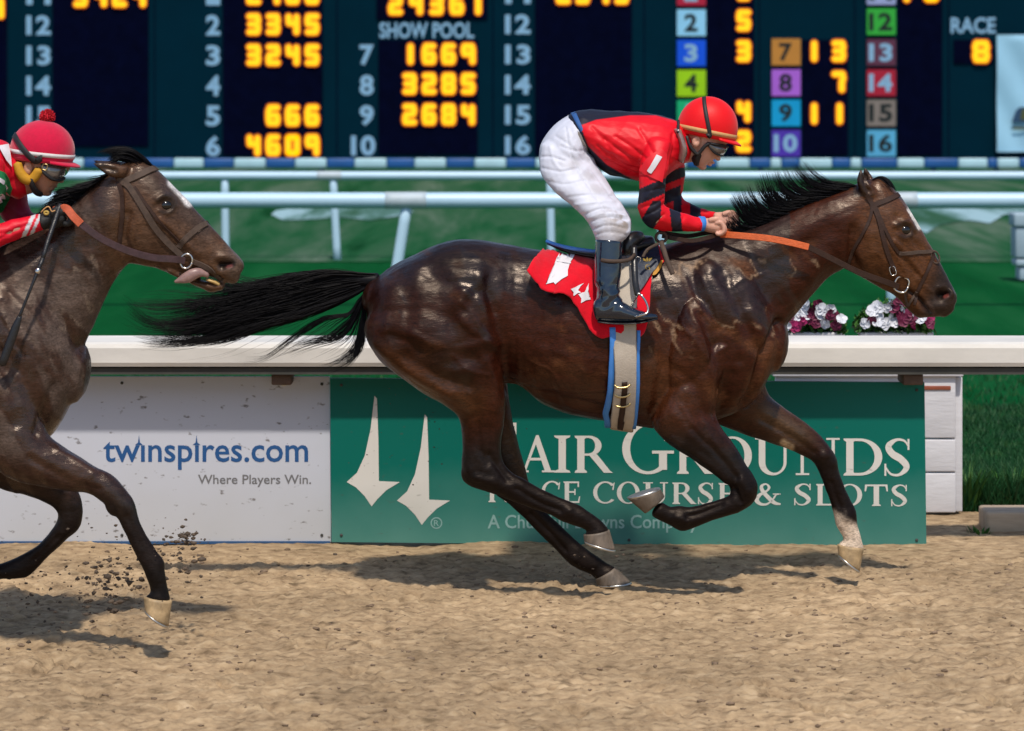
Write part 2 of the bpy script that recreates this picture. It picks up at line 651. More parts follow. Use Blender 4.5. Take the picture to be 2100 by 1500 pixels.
M = {}
def dirt_mat():
    m = noise_ramp_mat('track_dirt', [(0.28, (0.15, 0.102, 0.060, 1)), (0.43, (0.31, 0.218, 0.130, 1)), (0.58, (0.42, 0.303, 0.182, 1)), (0.75, (0.51, 0.388, 0.250, 1))], 26, (0.5, 1.0, 1.0), rough=0.95, bump=0.7, bscale=120, bdist=0.006, spec=0.1)
    nt = m.node_tree; p = nt.nodes['Principled BSDF']
    src = p.inputs['Base Color'].links[0].from_socket
    tc = nt.nodes.new('ShaderNodeTexCoord')
    nz = nt.nodes.new('ShaderNodeTexNoise'); nz.inputs['Scale'].default_value = 1.1; nz.inputs['Detail'].default_value = 7
    nt.links.new(tc.outputs['Object'], nz.inputs['Vector'])
    mr = nt.nodes.new('ShaderNodeMapRange'); mr.inputs['From Min'].default_value = 0.3; mr.inputs['From Max'].default_value = 0.7; mr.inputs['To Min'].default_value = 0.70; mr.inputs['To Max'].default_value = 1.18
    nt.links.new(nz.outputs['Fac'], mr.inputs['Value'])
    # dark damp crumbs
    n2 = nt.nodes.new('ShaderNodeTexNoise'); n2.inputs['Scale'].default_value = 17; n2.inputs['Detail'].default_value = 4
    mp = nt.nodes.new('ShaderNodeMapping'); mp.inputs['Scale'].default_value = (0.55, 1, 1)
    nt.links.new(tc.outputs['Object'], mp.inputs['Vector']); nt.links.new(mp.outputs['Vector'], n2.inputs['Vector'])
    m2 = nt.nodes.new('ShaderNodeMapRange'); m2.inputs['From Min'].default_value = 0.60; m2.inputs['From Max'].default_value = 0.72; m2.inputs['To Min'].default_value = 1.0; m2.inputs['To Max'].default_value = 0.55
    nt.links.new(n2.outputs['Fac'], m2.inputs['Value'])
    mu = nt.nodes.new('ShaderNodeMath'); mu.operation = 'MULTIPLY'
    nt.links.new(mr.outputs['Result'], mu.inputs[0]); nt.links.new(m2.outputs['Result'], mu.inputs[1])
    sc = nt.nodes.new('ShaderNodeVectorMath'); sc.operation = 'SCALE'
    nt.links.new(src, sc.inputs[0]); nt.links.new(mu.outputs[0], sc.inputs['Scale'])
    nt.links.new(sc.outputs['Vector'], p.inputs['Base Color'])
    return m
M['dirt'] = dirt_mat()
M['clod'] = noise_ramp_mat('dirt_clods', [(0.3, (0.10, 0.068, 0.045, 1)), (0.7, (0.30, 0.21, 0.14, 1))], 14, rough=0.95, bump=0.5, bscale=90)
M['kicked'] = noise_ramp_mat('kicked_dirt', [(0.3, (0.045, 0.035, 0.028, 1)), (0.7, (0.15, 0.11, 0.08, 1))], 14, rough=0.95, bump=0.4, bscale=90)
M['turf'] = noise_ramp_mat('mown_turf', [(0.3, (0.001, 0.048, 0.012, 1)), (0.5, (0.002, 0.066, 0.017, 1)), (0.7, (0.008, 0.085, 0.026, 1))], 1.6, (1, 0.11, 1), rough=0.95, bump=0.5, bscale=40, spec=0.02)
M['infield'] = noise_ramp_mat('rough_infield', [(0.36, (0.003, 0.042, 0.013, 1)), (0.44, (0.012, 0.078, 0.030, 1)), (0.54, (0.034, 0.095, 0.050, 1)), (0.68, (0.10, 0.15, 0.11, 1))], 1.5, (0.7, 0.055, 1), rough=0.95, bump=0.4, bscale=14, dist=0.4, spec=0.02)
M['palepatch'] = noise_ramp_mat('sky_cast_patch', [(0.40, (0.012, 0.075, 0.032, 1)), (0.5, (0.07, 0.17, 0.15, 1)), (0.62, (0.28, 0.44, 0.50, 1))], 1.5, (0.8, 0.07, 1), rough=0.9, bump=0.2)  # pale infield patches with a sky-blue cast put into their colour
M['blade'] = noise_ramp_mat('grass_blades', [(0.3, (0.004, 0.045, 0.014, 1)), (0.55, (0.012, 0.075, 0.020, 1)), (0.8, (0.07, 0.13, 0.03, 1))], 4, rough=0.6, bump=0)

def sheet(name, x0, x1, y0, y1, z, m):
    o = obj(name, [(x0, y0, z), (x1, y0, z), (x1, y1, z), (x0, y1, z)], [(0, 1, 2, 3)], m, smooth=False)
    return tag(o, kind='structure')

sheet('ground', -3000, 3000, -500, 5000, -0.075, M['infield'])
sheet('track_bed', -300, 300, -60, 2.9, -0.045, M['dirt'])

# the churned racing surface in view
NX, NY, TX0, TX1, TY0, TY1 = 700, 640, -2.8, 2.8, -2.95, 2.6
gx = np.linspace(TX0, TX1, NX); gy = np.linspace(TY0, TY1, NY)
GX, GY = np.meshgrid(gx, gy)
P = np.stack([GX.ravel(), GY.ravel(), np.zeros(GX.size)], 1)
lump = fbm(P * np.array((4.5, 7.0, 1)), 2, 3)
mid = fbm(P * np.array((17.0, 27.0, 1)), 2, 9)
fine = fbm(P * np.array((34.0, 52.0, 1)), 2, 29)
crumb = np.clip(fbm(P * np.array((30.0, 46.0, 1)), 1, 51) - 0.25, 0, 1)
hoof = np.clip(vnoise(P * np.array((4.2, 5.2, 1)), 21) - 0.45, 0, 1)
h = 0.007 * lump + 0.0060 * mid + 0.0070 * fine + 0.011 * crumb - 0.026 * hoof
hr = np.random.default_rng(91)
for k in range(150):                            # hoof prints of the earlier races
    x, y = hr.uniform(-2.6, 2.6), hr.uniform(-2.8, 0.75)
    i0, i1 = np.searchsorted(gx, (x - 0.2, x + 0.2)); j0, j1 = np.searchsorted(gy, (y - 0.2, y + 0.2))
    if i1 - i0 < 3 or j1 - j0 < 3: continue
    sub = (np.arange(j0, j1)[:, None] * NX + np.arange(i0, i1)[None, :]).ravel()
    r = np.hypot((P[sub, 0] - x) / hr.uniform(0.065, 0.085), (P[sub, 1] - y) / hr.uniform(0.05, 0.07)) + 0.25 * fine[sub]
    dep = hr.uniform(0.012, 0.028)
    h[sub] += -dep * np.exp(-(r / 0.85) ** 4) + 0.45 * dep * np.exp(-((r - 1.35) / 0.35) ** 2) * (P[sub, 0] < x + 0.02)
edge = np.minimum.reduce([(P[:, 0] - TX0) / 0.3, (TX1 - P[:, 0]) / 0.3, (P[:, 1] - TY0) / 0.3, (TY1 - P[:, 1]) / 0.4])
edge = np.clip(edge, 0, 1)
calm = np.where(P[:, 1] > 0.9, 0.45, 1.0)
bank = 0.03 * np.exp(-((P[:, 1] - 1.12) / 0.16) ** 2) * (0.6 + 0.5 * fbm(P * np.array((2.0, 1, 1)), 2, 44))
P[:, 2] = (h * calm + np.clip(bank, 0, 0.05)) * edge - 0.03 * (1 - edge) - 0.006
idx = np.arange(NX * NY).reshape(NY, NX)
F = np.stack([idx[:-1, :-1], idx[:-1, 1:], idx[1:, 1:], idx[1:, :-1]], -1).reshape(-1, 4)
tag(obj('dirt_track', P, F, M['dirt']), kind='structure')
TRACK_H = P[:, 2].reshape(NY, NX)
def track_z(x, y):
    i = int(np.clip((x - TX0) / (TX1 - TX0) * (NX - 1), 0, NX - 1)); j = int(np.clip((y - TY0) / (TY1 - TY0) * (NY - 1), 0, NY - 1))
    return TRACK_H[j, i]

_bm = bmesh.new()
bmesh.ops.create_icosphere(_bm, subdivisions=1, radius=1)
_bm.verts.index_update()
ICO_V = np.array([v.co[:] for v in _bm.verts]); ICO_F = np.array([[v.index for v in f.verts] for f in _bm.faces])
_bm.free()
def clod_shape(rng, r, flat=0.6):
    V = ICO_V * (1 + rng.normal(0, 0.22, (len(ICO_V), 1))) * r * np.array((rng.uniform(0.8, 1.7), rng.uniform(0.7, 1.2), flat))
    return V, ICO_F

rng = np.random.default_rng(5)
parts = []
for k in range(2600):
    x, y = rng.uniform(-2.7, 2.7), rng.uniform(-2.9, 1.05)
    r = 0.003 + 0.009 * rng.random() ** 4
    V, Fc = clod_shape(rng, r)
    parts.append((V + np.array((x, y, track_z(x, y) + r * 0.2)), Fc))
V, F = merge(parts)
tag(obj('loose_dirt', V, F, M['clod'], smooth=False), 'loose crumbs of sandy dirt scattered over the racing track', 'dirt', kind='stuff')

sheet('turf', -300, 300, 2.55, 21.2, -0.02, M['turf'])
sheet('infield', -900, 900, 21.2, 900, -0.012, M['infield'])

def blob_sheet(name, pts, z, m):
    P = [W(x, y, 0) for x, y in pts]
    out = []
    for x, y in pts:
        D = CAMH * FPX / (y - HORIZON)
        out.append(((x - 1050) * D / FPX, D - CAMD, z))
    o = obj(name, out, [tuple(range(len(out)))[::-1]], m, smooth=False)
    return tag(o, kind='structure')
blob_sheet('pale_patch', [(556, 440), (580, 452), (640, 450), (700, 446), (760, 452), (825, 442), (850, 434), (820, 429), (700, 426), (600, 427), (566, 432)], 0.0, M['palepatch'])
blob_sheet('pale_patch', [(1600, 470), (1650, 500), (1720, 490), (1800, 480), (1880, 470), (1900, 478), (1925, 462), (1985, 452), (2030, 458), (2060, 440), (2140, 436), (2140, 424), (1900, 424), (1640, 428)], 0.0, M['palepatch'])

# short grass, longest along the ragged edge beside the track
def grass(n, seed):
    rng = np.random.default_rng(seed)
    V = np.empty((n * 3, 3)); k = 0
    y = 2.35 + 8.5 * rng.random(n) ** 2.0
    D = CAMD + y
    x = rng.uniform(-1250, 1350, n) * D / FPX
    right = rng.random(n) < 0.45
    x[right] = rng.uniform(820, 1350, right.sum()) * D[right] / FPX
    y[right] = 2.3 + 4.5 * rng.random(right.sum()) ** 2.0
    clump = fbm(np.stack([x * 1.6, y * 1.6, 0 * x], 1), 3, 4)
    hgt = 0.028 + 0.012 * rng.random(n) + np.clip(clump, 0, 1) * 0.03
    edge = np.exp(-(y - 2.35) / 0.35)
    hgt += edge * rng.random(n) * np.where(right, 0.17, 0.09) * (0.4 + np.clip(clump + 0.4, 0, 1))
    a = rng.uniform(0, 6.28, n); w = 0.004 + 0.003 * rng.random(n)
    base = np.stack([x, y, np.full(n, -0.03)], 1)
    side = np.stack([np.cos(a), np.sin(a), 0 * a], 1) * w[:, None]
    lean = np.stack([rng.normal(0, 0.35, n), rng.normal(0, 0.35, n), np.ones(n)], 1) * (hgt + 0.02)[:, None]
    V[0::3] = base - side; V[1::3] = base + side; V[2::3] = base + lean
    return V, np.arange(n * 3).reshape(-1, 3)
V, F = grass(70000, 8)
tag(obj('grass', V, F, M['blade'], smooth=False), 'short green grass with a ragged edge behind the boards', 'grass', kind='stuff')

# ------------------------------------------------------------------ running rail beside the track
M['rail'] = mat('rail_white', (0.66, 0.64, 0.60, 1), 0.5, spec=0.3, noise=0.18, scale=5, bump=0.05, bscale=30, stretch=(0.3, 1, 1))
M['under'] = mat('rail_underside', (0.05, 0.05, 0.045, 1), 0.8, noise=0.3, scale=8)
M['rust'] = mat('bracket_rust', (0.10, 0.06, 0.04, 1), 0.8, noise=0.3, scale=30)
rr = thing('running_rail', 'cream white metal running rail above the advertising boards', 'rail', (0, 1.15, 0))
prof = [(1.03, 0.822), (1.022, 0.84), (1.022, 0.905), (1.03, 0.922), (1.05, 0.93), (1.28, 0.938), (1.30, 0.93), (1.30, 0.86), (1.26, 0.815)]
def extrude_x(prof, x0, x1, nx=2):
    xs = np.linspace(x0, x1, nx)
    rings = [np.array([(x, y, z) for y, z in prof]) for x in xs]
    return rings_to_mesh(rings, rings[0].mean(0), rings[-1].mean(0))
for k, (xa, xb) in enumerate([(-12, -4.1), (-4.097, 0.55), (0.553, 4.9), (4.903, 13)]):
    o = obj('beam', *extrude_x(prof, xa, xb), M['rail'], rr, smooth=False)
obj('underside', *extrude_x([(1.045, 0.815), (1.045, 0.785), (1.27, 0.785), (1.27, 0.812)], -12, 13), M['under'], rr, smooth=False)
for px in (-860, -140, 580, 1225, 1868, 2600):
    X = W(px, 770, 1.15)[0]
    obj('bracket', *bevel_box(X - 0.045, X + 0.045, 1.07, 1.27, 0.735, 0.784, 0.008), M['rust'], rr)
    obj('post', *tube([(X, 1.22, 0.75), (X, 1.34, 0.62), (X, 1.46, 0.35), (X, 1.5, -0.1)], 0.04), M['rail'], rr)

# ------------------------------------------------------------------ rails far across the turf
M['farrail'] = mat('far_rail_cool_white', (0.44, 0.63, 0.78, 1), 0.35, noise=0.06, scale=2)  # white far rails; the cool cast of background shade is put into their colour
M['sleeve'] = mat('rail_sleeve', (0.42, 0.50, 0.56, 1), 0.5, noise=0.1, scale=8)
M['dpost'] = mat('dark_post', (0.05, 0.13, 0.15, 1), 0.7)
def tube_rail(name, label, D, ytop, ybot, posts, base_y, rad_post, sleeves):
    Y = D - CAMD
    t = thing(name, label, 'rail', (0, Y, 0), 'tubular rails across the turf')
    z0, z1 = W(0, ytop, Y)[2], W(0, ybot, Y)[2]
    zc, r = (z0 + z1) / 2, (z0 - z1) / 2
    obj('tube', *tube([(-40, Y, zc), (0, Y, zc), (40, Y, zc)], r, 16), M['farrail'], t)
    for a, b in posts:
        A, B = W(a, ybot - 4, Y), W(b, base_y, Y); B[2] = -0.02
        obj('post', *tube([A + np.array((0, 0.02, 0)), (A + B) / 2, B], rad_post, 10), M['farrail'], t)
    for s0, s1 in sleeves:
        A, B = W(s0, 0, Y)[0], W(s1, 0, Y)[0]
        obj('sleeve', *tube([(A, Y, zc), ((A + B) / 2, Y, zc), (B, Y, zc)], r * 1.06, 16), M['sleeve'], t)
    return t
tube_rail('turf_rail', 'thick cool-tinted white tube rail, nearer of two across the turf', 26.6, 395, 428, [(-170, -205), (834, 800), (1836, 1828), (2840, 2830)], 630, 0.052, [(790, 874), (1800, 1880), (-210, -120)])
tube_rail('turf_rail', 'thinner cool-tinted white tube rail behind the thick turf rail', 33.6, 352, 370, [(-210, -203), (15, 22), (461, 463), (683, 692), (1128, 1131), (1352, 1358), (2210, 2222)], 531, 0.045, [(650, 700)])

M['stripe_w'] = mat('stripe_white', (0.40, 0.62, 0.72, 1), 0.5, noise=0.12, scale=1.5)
M['stripe_b'] = mat('stripe_blue', (0.008, 0.085, 0.30, 1), 0.5, noise=0.15, scale=1.5)
Y = 58.5 - CAMD
sr = thing('striped_rail', 'blue and white striped rail along the foot of the tote board', 'rail', (0, Y, 0))
za, zb = W(0, 325, Y)[2], W(0, 345, Y)[2]
xs = [-420 + 122 * i for i in range(17)]
edges = []
x = -300.0; blue = False
fixed = [418, 480, 545, 605, 670, 727, 793, 850, 915, 973, 1038, 1098, 1160, 1220, 1283, 1343, 1408, 1470, 1537, 1580, 1602, 1640, 1706, 1744, 1766, 1840, 1895, 1965, 2025, 2045, 2090, 2150, 2210]
e = [418 - 61.5 * i for i in range(14, 0, -1)] + fixed
for i in range(len(e) - 1):
    A, B = W(e[i], 0, Y)[0], W(e[i + 1], 0, Y)[0]
    isblue = (i - 14) % 2 == 0
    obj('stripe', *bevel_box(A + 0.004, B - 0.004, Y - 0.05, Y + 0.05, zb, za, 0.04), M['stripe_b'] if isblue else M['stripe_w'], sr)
for px in (-250, 210, 660, 1110, 1560, 1915, 2045, 2190):
    X = W(px, 0, Y)[0]
    obj('post', *box(X - 0.05, X + 0.05, Y + 0.055, Y + 0.13, -0.05, za - 0.02), M['dpost'], sr, smooth=False)

# ------------------------------------------------------------------ tote board
TY = 60.0 - CAMD
M['tote'] = mat('tote_teal', (0.0006, 0.017, 0.032, 1), 0.85, spec=0.02, noise=0.10, scale=1.2)
M['panel'] = mat('tote_dark', (0.0010, 0.0020, 0.013, 1), 0.85, spec=0.02, noise=0.35, scale=4)
M['numeral'] = mat('pale_blue_numeral', (0.23, 0.42, 0.62, 1), 0.6, spec=0.2)
M['nblack'] = mat('dark_numeral', (0.012, 0.018, 0.02, 1), 0.7, spec=0.2)
M['amber'] = emis('amber_bulbs', (1.0, 0.50, 0.0, 1), 1.5)
M['amberrim'] = emis('amber_glow_rim', (1.0, 0.16, 0.0, 1), 0.75)
tote = thing('tote_board', 'huge dark teal tote board with glowing amber numbers', 'scoreboard', (0, TY, 0))
def trect(name, x0, x1, y0, y1, dy, th, m, parent, bev=0.0):
    A, B = W(x0, y1, TY), W(x1, y0, TY)
    f = bevel_box(A[0], B[0], TY - dy - th, TY - dy, A[2], B[2], bev) if bev else box(A[0], B[0], TY - dy - th, TY - dy, A[2], B[2])
    return obj(name, *f, m, parent, smooth=False)
trect('board', -420, 2520, -330, 322, 0.0, 1.2, M['tote'], tote)
TF = TY - 1.2                                   # front face of the board
def frect(name, x0, x1, y0, y1, dy, m, parent=tote, th=0.03):
    A, B = W(x0, y1, TF), W(x1, y0, TF)
    return obj(name, *box(A[0], B[0], TF - dy - th, TF - dy, A[2], B[2]), m, parent, smooth=False)
PANELS = [(-300, 15, -320, 300), (108, 305, -320, 300), (457, 662, -320, 318), (772, 1000, -60, 40), (776, 980, 82, 316), (1097, 1296, -320, 318),
          (1449, 1546, -320, 318), (1645, 1739, 82, 318), (1840, 1932, -320, 318), (1955, 2036, 82, 131)]
pan = []
for a in PANELS:
    pan.append(frect('display_panel', *a, 0.002, M['panel']))
# seams between the board's own sheets
for x in (60 - 50, 316, 690, 1010, 1320, 1556, 1752, 1944):
    frect('seam', x, x + 2.2, -320, 321, 0.001, M['panel'], th=0.01)
SEG = {  # strokes on a 0..1 (x) by 0..2 (y down) grid
 '0': [[(0, 0.1), (0, 1.9)], [(1, 0.1), (1, 1.9)], [(0.1, 0), (0.9, 0)], [(0.1, 2), (0.9, 2)]],
 '1': [[(0.6, 0.05), (0.6, 2)]],
 '2': [[(0.05, 0), (0.9, 0), (1, 0.5), (0.9, 0.95), (0.1, 1.05), (0, 1.5), (0.05, 2), (1, 2)]],
 '3': [[(0.05, 0), (0.9, 0), (1, 0.5), (0.9, 1), (0.15, 1)], [(0.9, 1), (1, 1.5), (0.9, 2), (0.05, 2)]],
 '4': [[(0.05, 0.05), (0.1, 0.85), (0.9, 0.95)], [(0.95, 0.1), (0.95, 2)]],
 '5': [[(1, 0), (0.1, 0), (0, 0.5), (0.05, 0.95), (0.9, 1), (1, 1.5), (0.9, 2), (0.05, 2)]],
 '6': [[(0.95, 0), (0.15, 0), (0, 0.5), (0, 1.5), (0.1, 2), (0.9, 2), (1, 1.5), (0.9, 1), (0.1, 1)]],
 '7': [[(0.05, 0), (0.9, 0), (1, 0.5), (0.85, 1.1), (0.85, 2)]],
 '8': [[(0.1, 0), (0.9, 0), (1, 0.5), (0.9, 1), (0.1, 1), (0, 0.5), (0.1, 0)], [(0.1, 1), (0, 1.5), (0.1, 2), (0.9, 2), (1, 1.5), (0.9, 1)]],
 '9': [[(0.9, 1), (0.1, 1), (0, 0.5), (0.1, 0), (0.9, 0), (1, 0.5), (1, 2)]],
}
def stroke_mesh(paths, x0, x1, y0, y1, r, Y, fx=1):
    """flat rounded strokes: one closed fat outline per path piece"""
    parts = []
    for path in paths:
        Pp = [(x0 + u * (x1 - x0), y0 + v / 2 * (y1 - y0)) for u, v in path]
        k = 0
        for (ax, ay), (bx, by) in zip(Pp[:-1], Pp[1:]):
            an = math.atan2(by - ay, bx - ax)
            pts = [(ax + r * math.cos(an + math.pi / 2 + t), ay + r * math.sin(an + math.pi / 2 + t)) for t in np.linspace(0, math.pi, 7)]
            pts += [(bx + r * math.cos(an - math.pi / 2 + t), by + r * math.sin(an - math.pi / 2 + t)) for t in np.linspace(0, math.pi, 7)]
            V = np.array([W(px, py, Y - 0.0015 * k) for px, py in pts])
            parts.append((V, [tuple(range(len(pts)))]))
            k += 1
    return merge(parts)
def led(ch, x0, x1, y0, y1, parent=tote):
    outer = stroke_mesh(SEG[ch], x0 + 9, x1 - 9, y0 + 9, y1 - 9, 8.6, TF - 0.06)
    inner = stroke_mesh(SEG[ch], x0 + 9, x1 - 9, y0 + 9, y1 - 9, 5.8, TF - 0.085)
    V, F = merge([outer, inner])
    obj('lit_digit', V, F, None, parent, smooth=False, mats=[M['amberrim'], M['amber']], fmat=[0] * len(outer[1]) + [1] * len(inner[1]))
ROW = {1: -37, 2: 25, 3: 88, 4: 151, 5: 212, 6: 273}
def led_row(s, right, y, pitch=40, w=36, h=50):
    for i, ch in enumerate(reversed(s)):
        if ch == ' ': continue
        x1 = right - i * pitch
        led(ch, x1 - w, x1, y, y + h)
led_row('4', 12, -8); led_row('3424', 303, -32)
for r, s in {1: '2466', 2: '3345', 3: '3245', 5: '666', 6: '4609'}.items(): led_row(s, 658, ROW[r])
led_row('24361', 997, -16, pitch=42)
for y, s in ((86, '1669'), (147, '3285'), (210, '2684')): led_row(s, 978, y)
led_row('2343', 1293, -38)
for r, s in {1: '8', 2: '5', 3: '3', 5: '4', 6: '2'}.items(): led_row(s, 1543, ROW[r] - 8)
led_row('13', 1738, 80, pitch=52); led_row('7', 1738, 143); led_row('11', 1738, 208, pitch=52)
led_row('10', 1928, -42, pitch=52); led_row('8', 2033, 80, w=42, h=52)
def numeral(s, xc, yc, h, parent=tote, m='numeral', w=None, dy=0.012):
    w = w or (0.62 * h * len(s))
    return obj('numeral', *text_px(s, xc - w / 2, xc + w / 2, yc - h / 2, yc + h / 2, TF - dy, 0.035), M[m], parent, smooth=False)
for i, n in enumerate((11, 12, 13, 14, 15)): numeral(str(n), 79, -10 + i * 62, 40, w=50)
for i in range(6): numeral(str(i + 1), 437, -10 + i * 62, 42, w=29)
for i, n in enumerate((7, 8, 9, 10)): numeral(str(n), 752 if n < 10 else 745, 113 + i * 62, 42, w=29 if n < 10 else 50)
for i in range(6): numeral(str(11 + i), 1062, -12 + i * 62, 40, w=52)
letters('SHOW POOL', 778, 972, 46, 79, TF - 0.012, M['numeral'], tote, 0.025)
letters('RACE', 1950, 2042, 36, 69, TF - 0.012, M['numeral'], tote, 0.025)
PL = [('1', 1388, -42, (170, 30, 60), 'numeral'), ('2', 1388, 20, (140, 200, 235), 'nblack'), ('3', 1388, 82, (10, 80, 215), 'numeral'), ('4', 1388, 144, (150, 200, 20), 'nblack'),
      ('5', 1388, 206, (20, 165, 110), 'numeral'), ('6', 1388, 268, (25, 25, 30), 'numeral'),
      ('7', 1582, 80, (185, 125, 55), 'nblack'), ('8', 1582, 143, (165, 95, 205), 'nblack'), ('9', 1582, 205, (10, 150, 205), 'nblack'), ('10', 1582, 267, (75, 50, 165), 'numeral'),
      ('11', 1777, -44, (150, 160, 205), 'nblack'), ('12', 1777, 18, (50, 165, 60), 'nblack'), ('13', 1777, 81, (92, 50, 72), 'numeral'), ('14', 1777, 143, (165, 30, 55), 'numeral'),
      ('15', 1777, 205, (125, 115, 110), 'nblack'), ('16', 1777, 267, (85, 165, 205), 'nblack')]
for s, x, y, c, nm in PL:
    p = frect('number_plate', x, x + 59, y, y + 54, 0.03, mat('plate_' + s, S(*c), 0.6, spec=0.2, noise=0.06, scale=3), th=0.05)
    numeral(s, x + 29, y + 27, 37, parent=p, m=nm, w=27 if len(s) == 1 else 48, dy=0.083)
ban = thing('banner', 'pale blue cloth banner hung on the right of the tote board', 'banner', tuple(W(2120, 312, TF - 0.2)))
M['banner'] = mat('banner_cloth', (0.30, 0.55, 0.74, 1), 0.8, noise=0.08, scale=0.8)
A, B = W(2044, 312, TF - 0.14), W(2230, 72, TF - 0.14)
n1, n2 = 24, 30
V = np.array([(A[0] + (B[0] - A[0]) * i / n1, TF - 0.14 - 0.05 * (0.5 + 0.5 * math.sin(i * 0.6 + j * 0.35)) * (1 if j < n2 else 0.2), A[2] + (B[2] - A[2]) * j / n2) for j in range(n2 + 1) for i in range(n1 + 1)])
F = [(j * (n1 + 1) + i, j * (n1 + 1) + i + 1, (j + 1) * (n1 + 1) + i + 1, (j + 1) * (n1 + 1) + i) for j in range(n2) for i in range(n1)]
obj('cloth', V, F, M['banner'], ban)
M['olive'] = mat('emblem_olive', (0.06, 0.07, 0.02, 1), 0.7)
M['navy_e'] = mat('emblem_blue', (0.01, 0.05, 0.12, 1), 0.7)
def flat(pts, Y):
    return np.array([W(x, y, Y) for x, y in pts]), [tuple(range(len(pts)))]
obj('emblem', *flat([(2074, 252), (2084, 226), (2092, 220), (2150, 220), (2160, 252)], TF - 0.22), M['navy_e'], ban, smooth=False)
obj('emblem', *flat([(2092, 246), (2096, 224), (2140, 224), (2140, 246)], TF - 0.225), M['olive'], ban, smooth=False)
obj('emblem', *flat([(2076, 266), (2078, 260), (2160, 260), (2160, 266)], TF - 0.222), M['olive'], ban, smooth=False)

# ------------------------------------------------------------------ advertising boards
BY = 1.2                                        # plane of the boards
def dusty(name, base, dust, y_lo, y_hi, rough=0.45, speck=0.5):
    """painted board with dust and mud splashed up from the track"""
    m, nt, p = new_mat(name)
    L = nt.links.new
    tc = nt.nodes.new('ShaderNodeTexCoord')
    sx = nt.nodes.new('ShaderNodeSeparateXYZ'); L(tc.outputs['Object'], sx.inputs[0])
    nz = nt.nodes.new('ShaderNodeTexNoise'); nz.inputs['Scale'].default_value = 3.2; nz.inputs['Detail'].default_value = 7
    L(tc.outputs['Object'], nz.inputs['Vector'])
    ad = nt.nodes.new('ShaderNodeMath'); ad.operation = 'MULTIPLY_ADD'; ad.inputs[1].default_value = -0.35; L(nz.outputs['Fac'], ad.inputs[0]); L(sx.outputs['Z'], ad.inputs[2])
    mr = nt.nodes.new('ShaderNodeMapRange'); mr.inputs['From Min'].default_value = y_hi - 0.17; mr.inputs['From Max'].default_value = y_lo - 0.17
    mr.inputs['To Max'].default_value = 0.75
    L(ad.outputs[0], mr.inputs['Value'])
    mx = nt.nodes.new('ShaderNodeMix'); mx.data_type = 'RGBA'
    mx.inputs['A'].default_value = base; mx.inputs['B'].default_value = dust
    L(mr.outputs['Result'], mx.inputs['Factor'])
    sp = nt.nodes.new('ShaderNodeTexNoise'); sp.inputs['Scale'].default_value = 42; sp.inputs['Detail'].default_value = 3
    mp = nt.nodes.new('ShaderNodeMapping'); mp.inputs['Scale'].default_value = (0.55, 1, 1); L(tc.outputs['Object'], mp.inputs['Vector']); L(mp.outputs['Vector'], sp.inputs['Vector'])
    s2 = nt.nodes.new('ShaderNodeMapRange'); s2.inputs['From Min'].default_value = 0.66; s2.inputs['From Max'].default_value = 0.74; s2.inputs['To Max'].default_value = speck
    L(sp.outputs['Fac'], s2.inputs['Value'])
    m2 = nt.nodes.new('ShaderNodeMix'); m2.data_type = 'RGBA'; m2.inputs['B'].default_value = (0.09, 0.07, 0.055, 1)
    L(mx.outputs['Result'], m2.inputs['A']); L(s2.outputs['Result'], m2.inputs['Factor'])
    L(m2.outputs['Result'], p.inputs['Base Color'])
    p.inputs['Roughness'].default_value = rough
    p.inputs['Specular IOR Level'].default_value = 0.2
    return m
M['wboard'] = dusty('white_board', (0.56, 0.59, 0.68, 1), (0.47, 0.475, 0.48, 1), 0.0, 0.45, speck=0.75)
M['gboard'] = dusty('green_board', (0.0, 0.135, 0.105, 1), (0.10, 0.25, 0.215, 1), -0.02, 0.36, speck=0.3)
M['wprint'] = dusty('white_print', (0.68, 0.66, 0.62, 1), (0.45, 0.45, 0.40, 1), 0.0, 0.3, speck=0.4)
M['fprint'] = mat('faded_print', (0.22, 0.38, 0.36, 1), 0.6, noise=0.15, scale=20)
M['bprint'] = mat('blue_print', (0.012, 0.085, 0.26, 1), 0.5, noise=0.1, scale=20)
M['gprint'] = mat('grey_print', (0.16, 0.16, 0.17, 1), 0.5, noise=0.1, scale=20)
M['bedge'] = mat('blue_edge', (0.02, 0.08, 0.2, 1), 0.6)

def board_box(pts, th, Y):
    """board from four px corners (tl, tr, br, bl) with its front at depth Y"""
    A = [W(x, y, Y) for x, y in pts]
    V = np.array(A + [a + np.array((0, th, 0)) for a in A])
    return V, [(0, 3, 2, 1), (4, 5, 6, 7), (0, 1, 5, 4), (1, 2, 6, 5), (2, 3, 7, 6), (3, 0, 4, 7)]
ws = thing('advertising_board', 'long white advertising board with blue web address lettering', 'sign', tuple(W(300, 1120, BY)), 'advertising boards under the rail')
obj('panel', *board_box([(-190, 773), (676, 773), (679, 1112), (-190, 1112)], 0.03, BY), M['wboard'], ws, smooth=False)
obj('panel', *board_box([(-1150, 773), (-193, 773), (-193, 1112), (-1150, 1112)], 0.03, BY), M['wboard'], ws, smooth=False)
obj('bottom_edge', *board_box([(-1150, 1111), (677, 1110.5), (677, 1116), (-1150, 1116)], 0.01, BY - 0.006), M['bedge'], ws, smooth=False)
letters('tw\u0131nsp\u0131res.com', 212, 632, 906, 964, BY - 0.0012, M['bprint'], ws, 0.012)
for cx in (285, 403):
    obj('spire', *flat([(cx - 8, 913), (cx - 2, 908), (cx, 892), (cx + 2, 908), (cx + 8, 913)][::-1], BY - 0.0014), M['bprint'], ws, smooth=False)
letters('Where Players Win.', 406, 638, 974, 999, BY - 0.0012, M['gprint'], ws, 0.01)

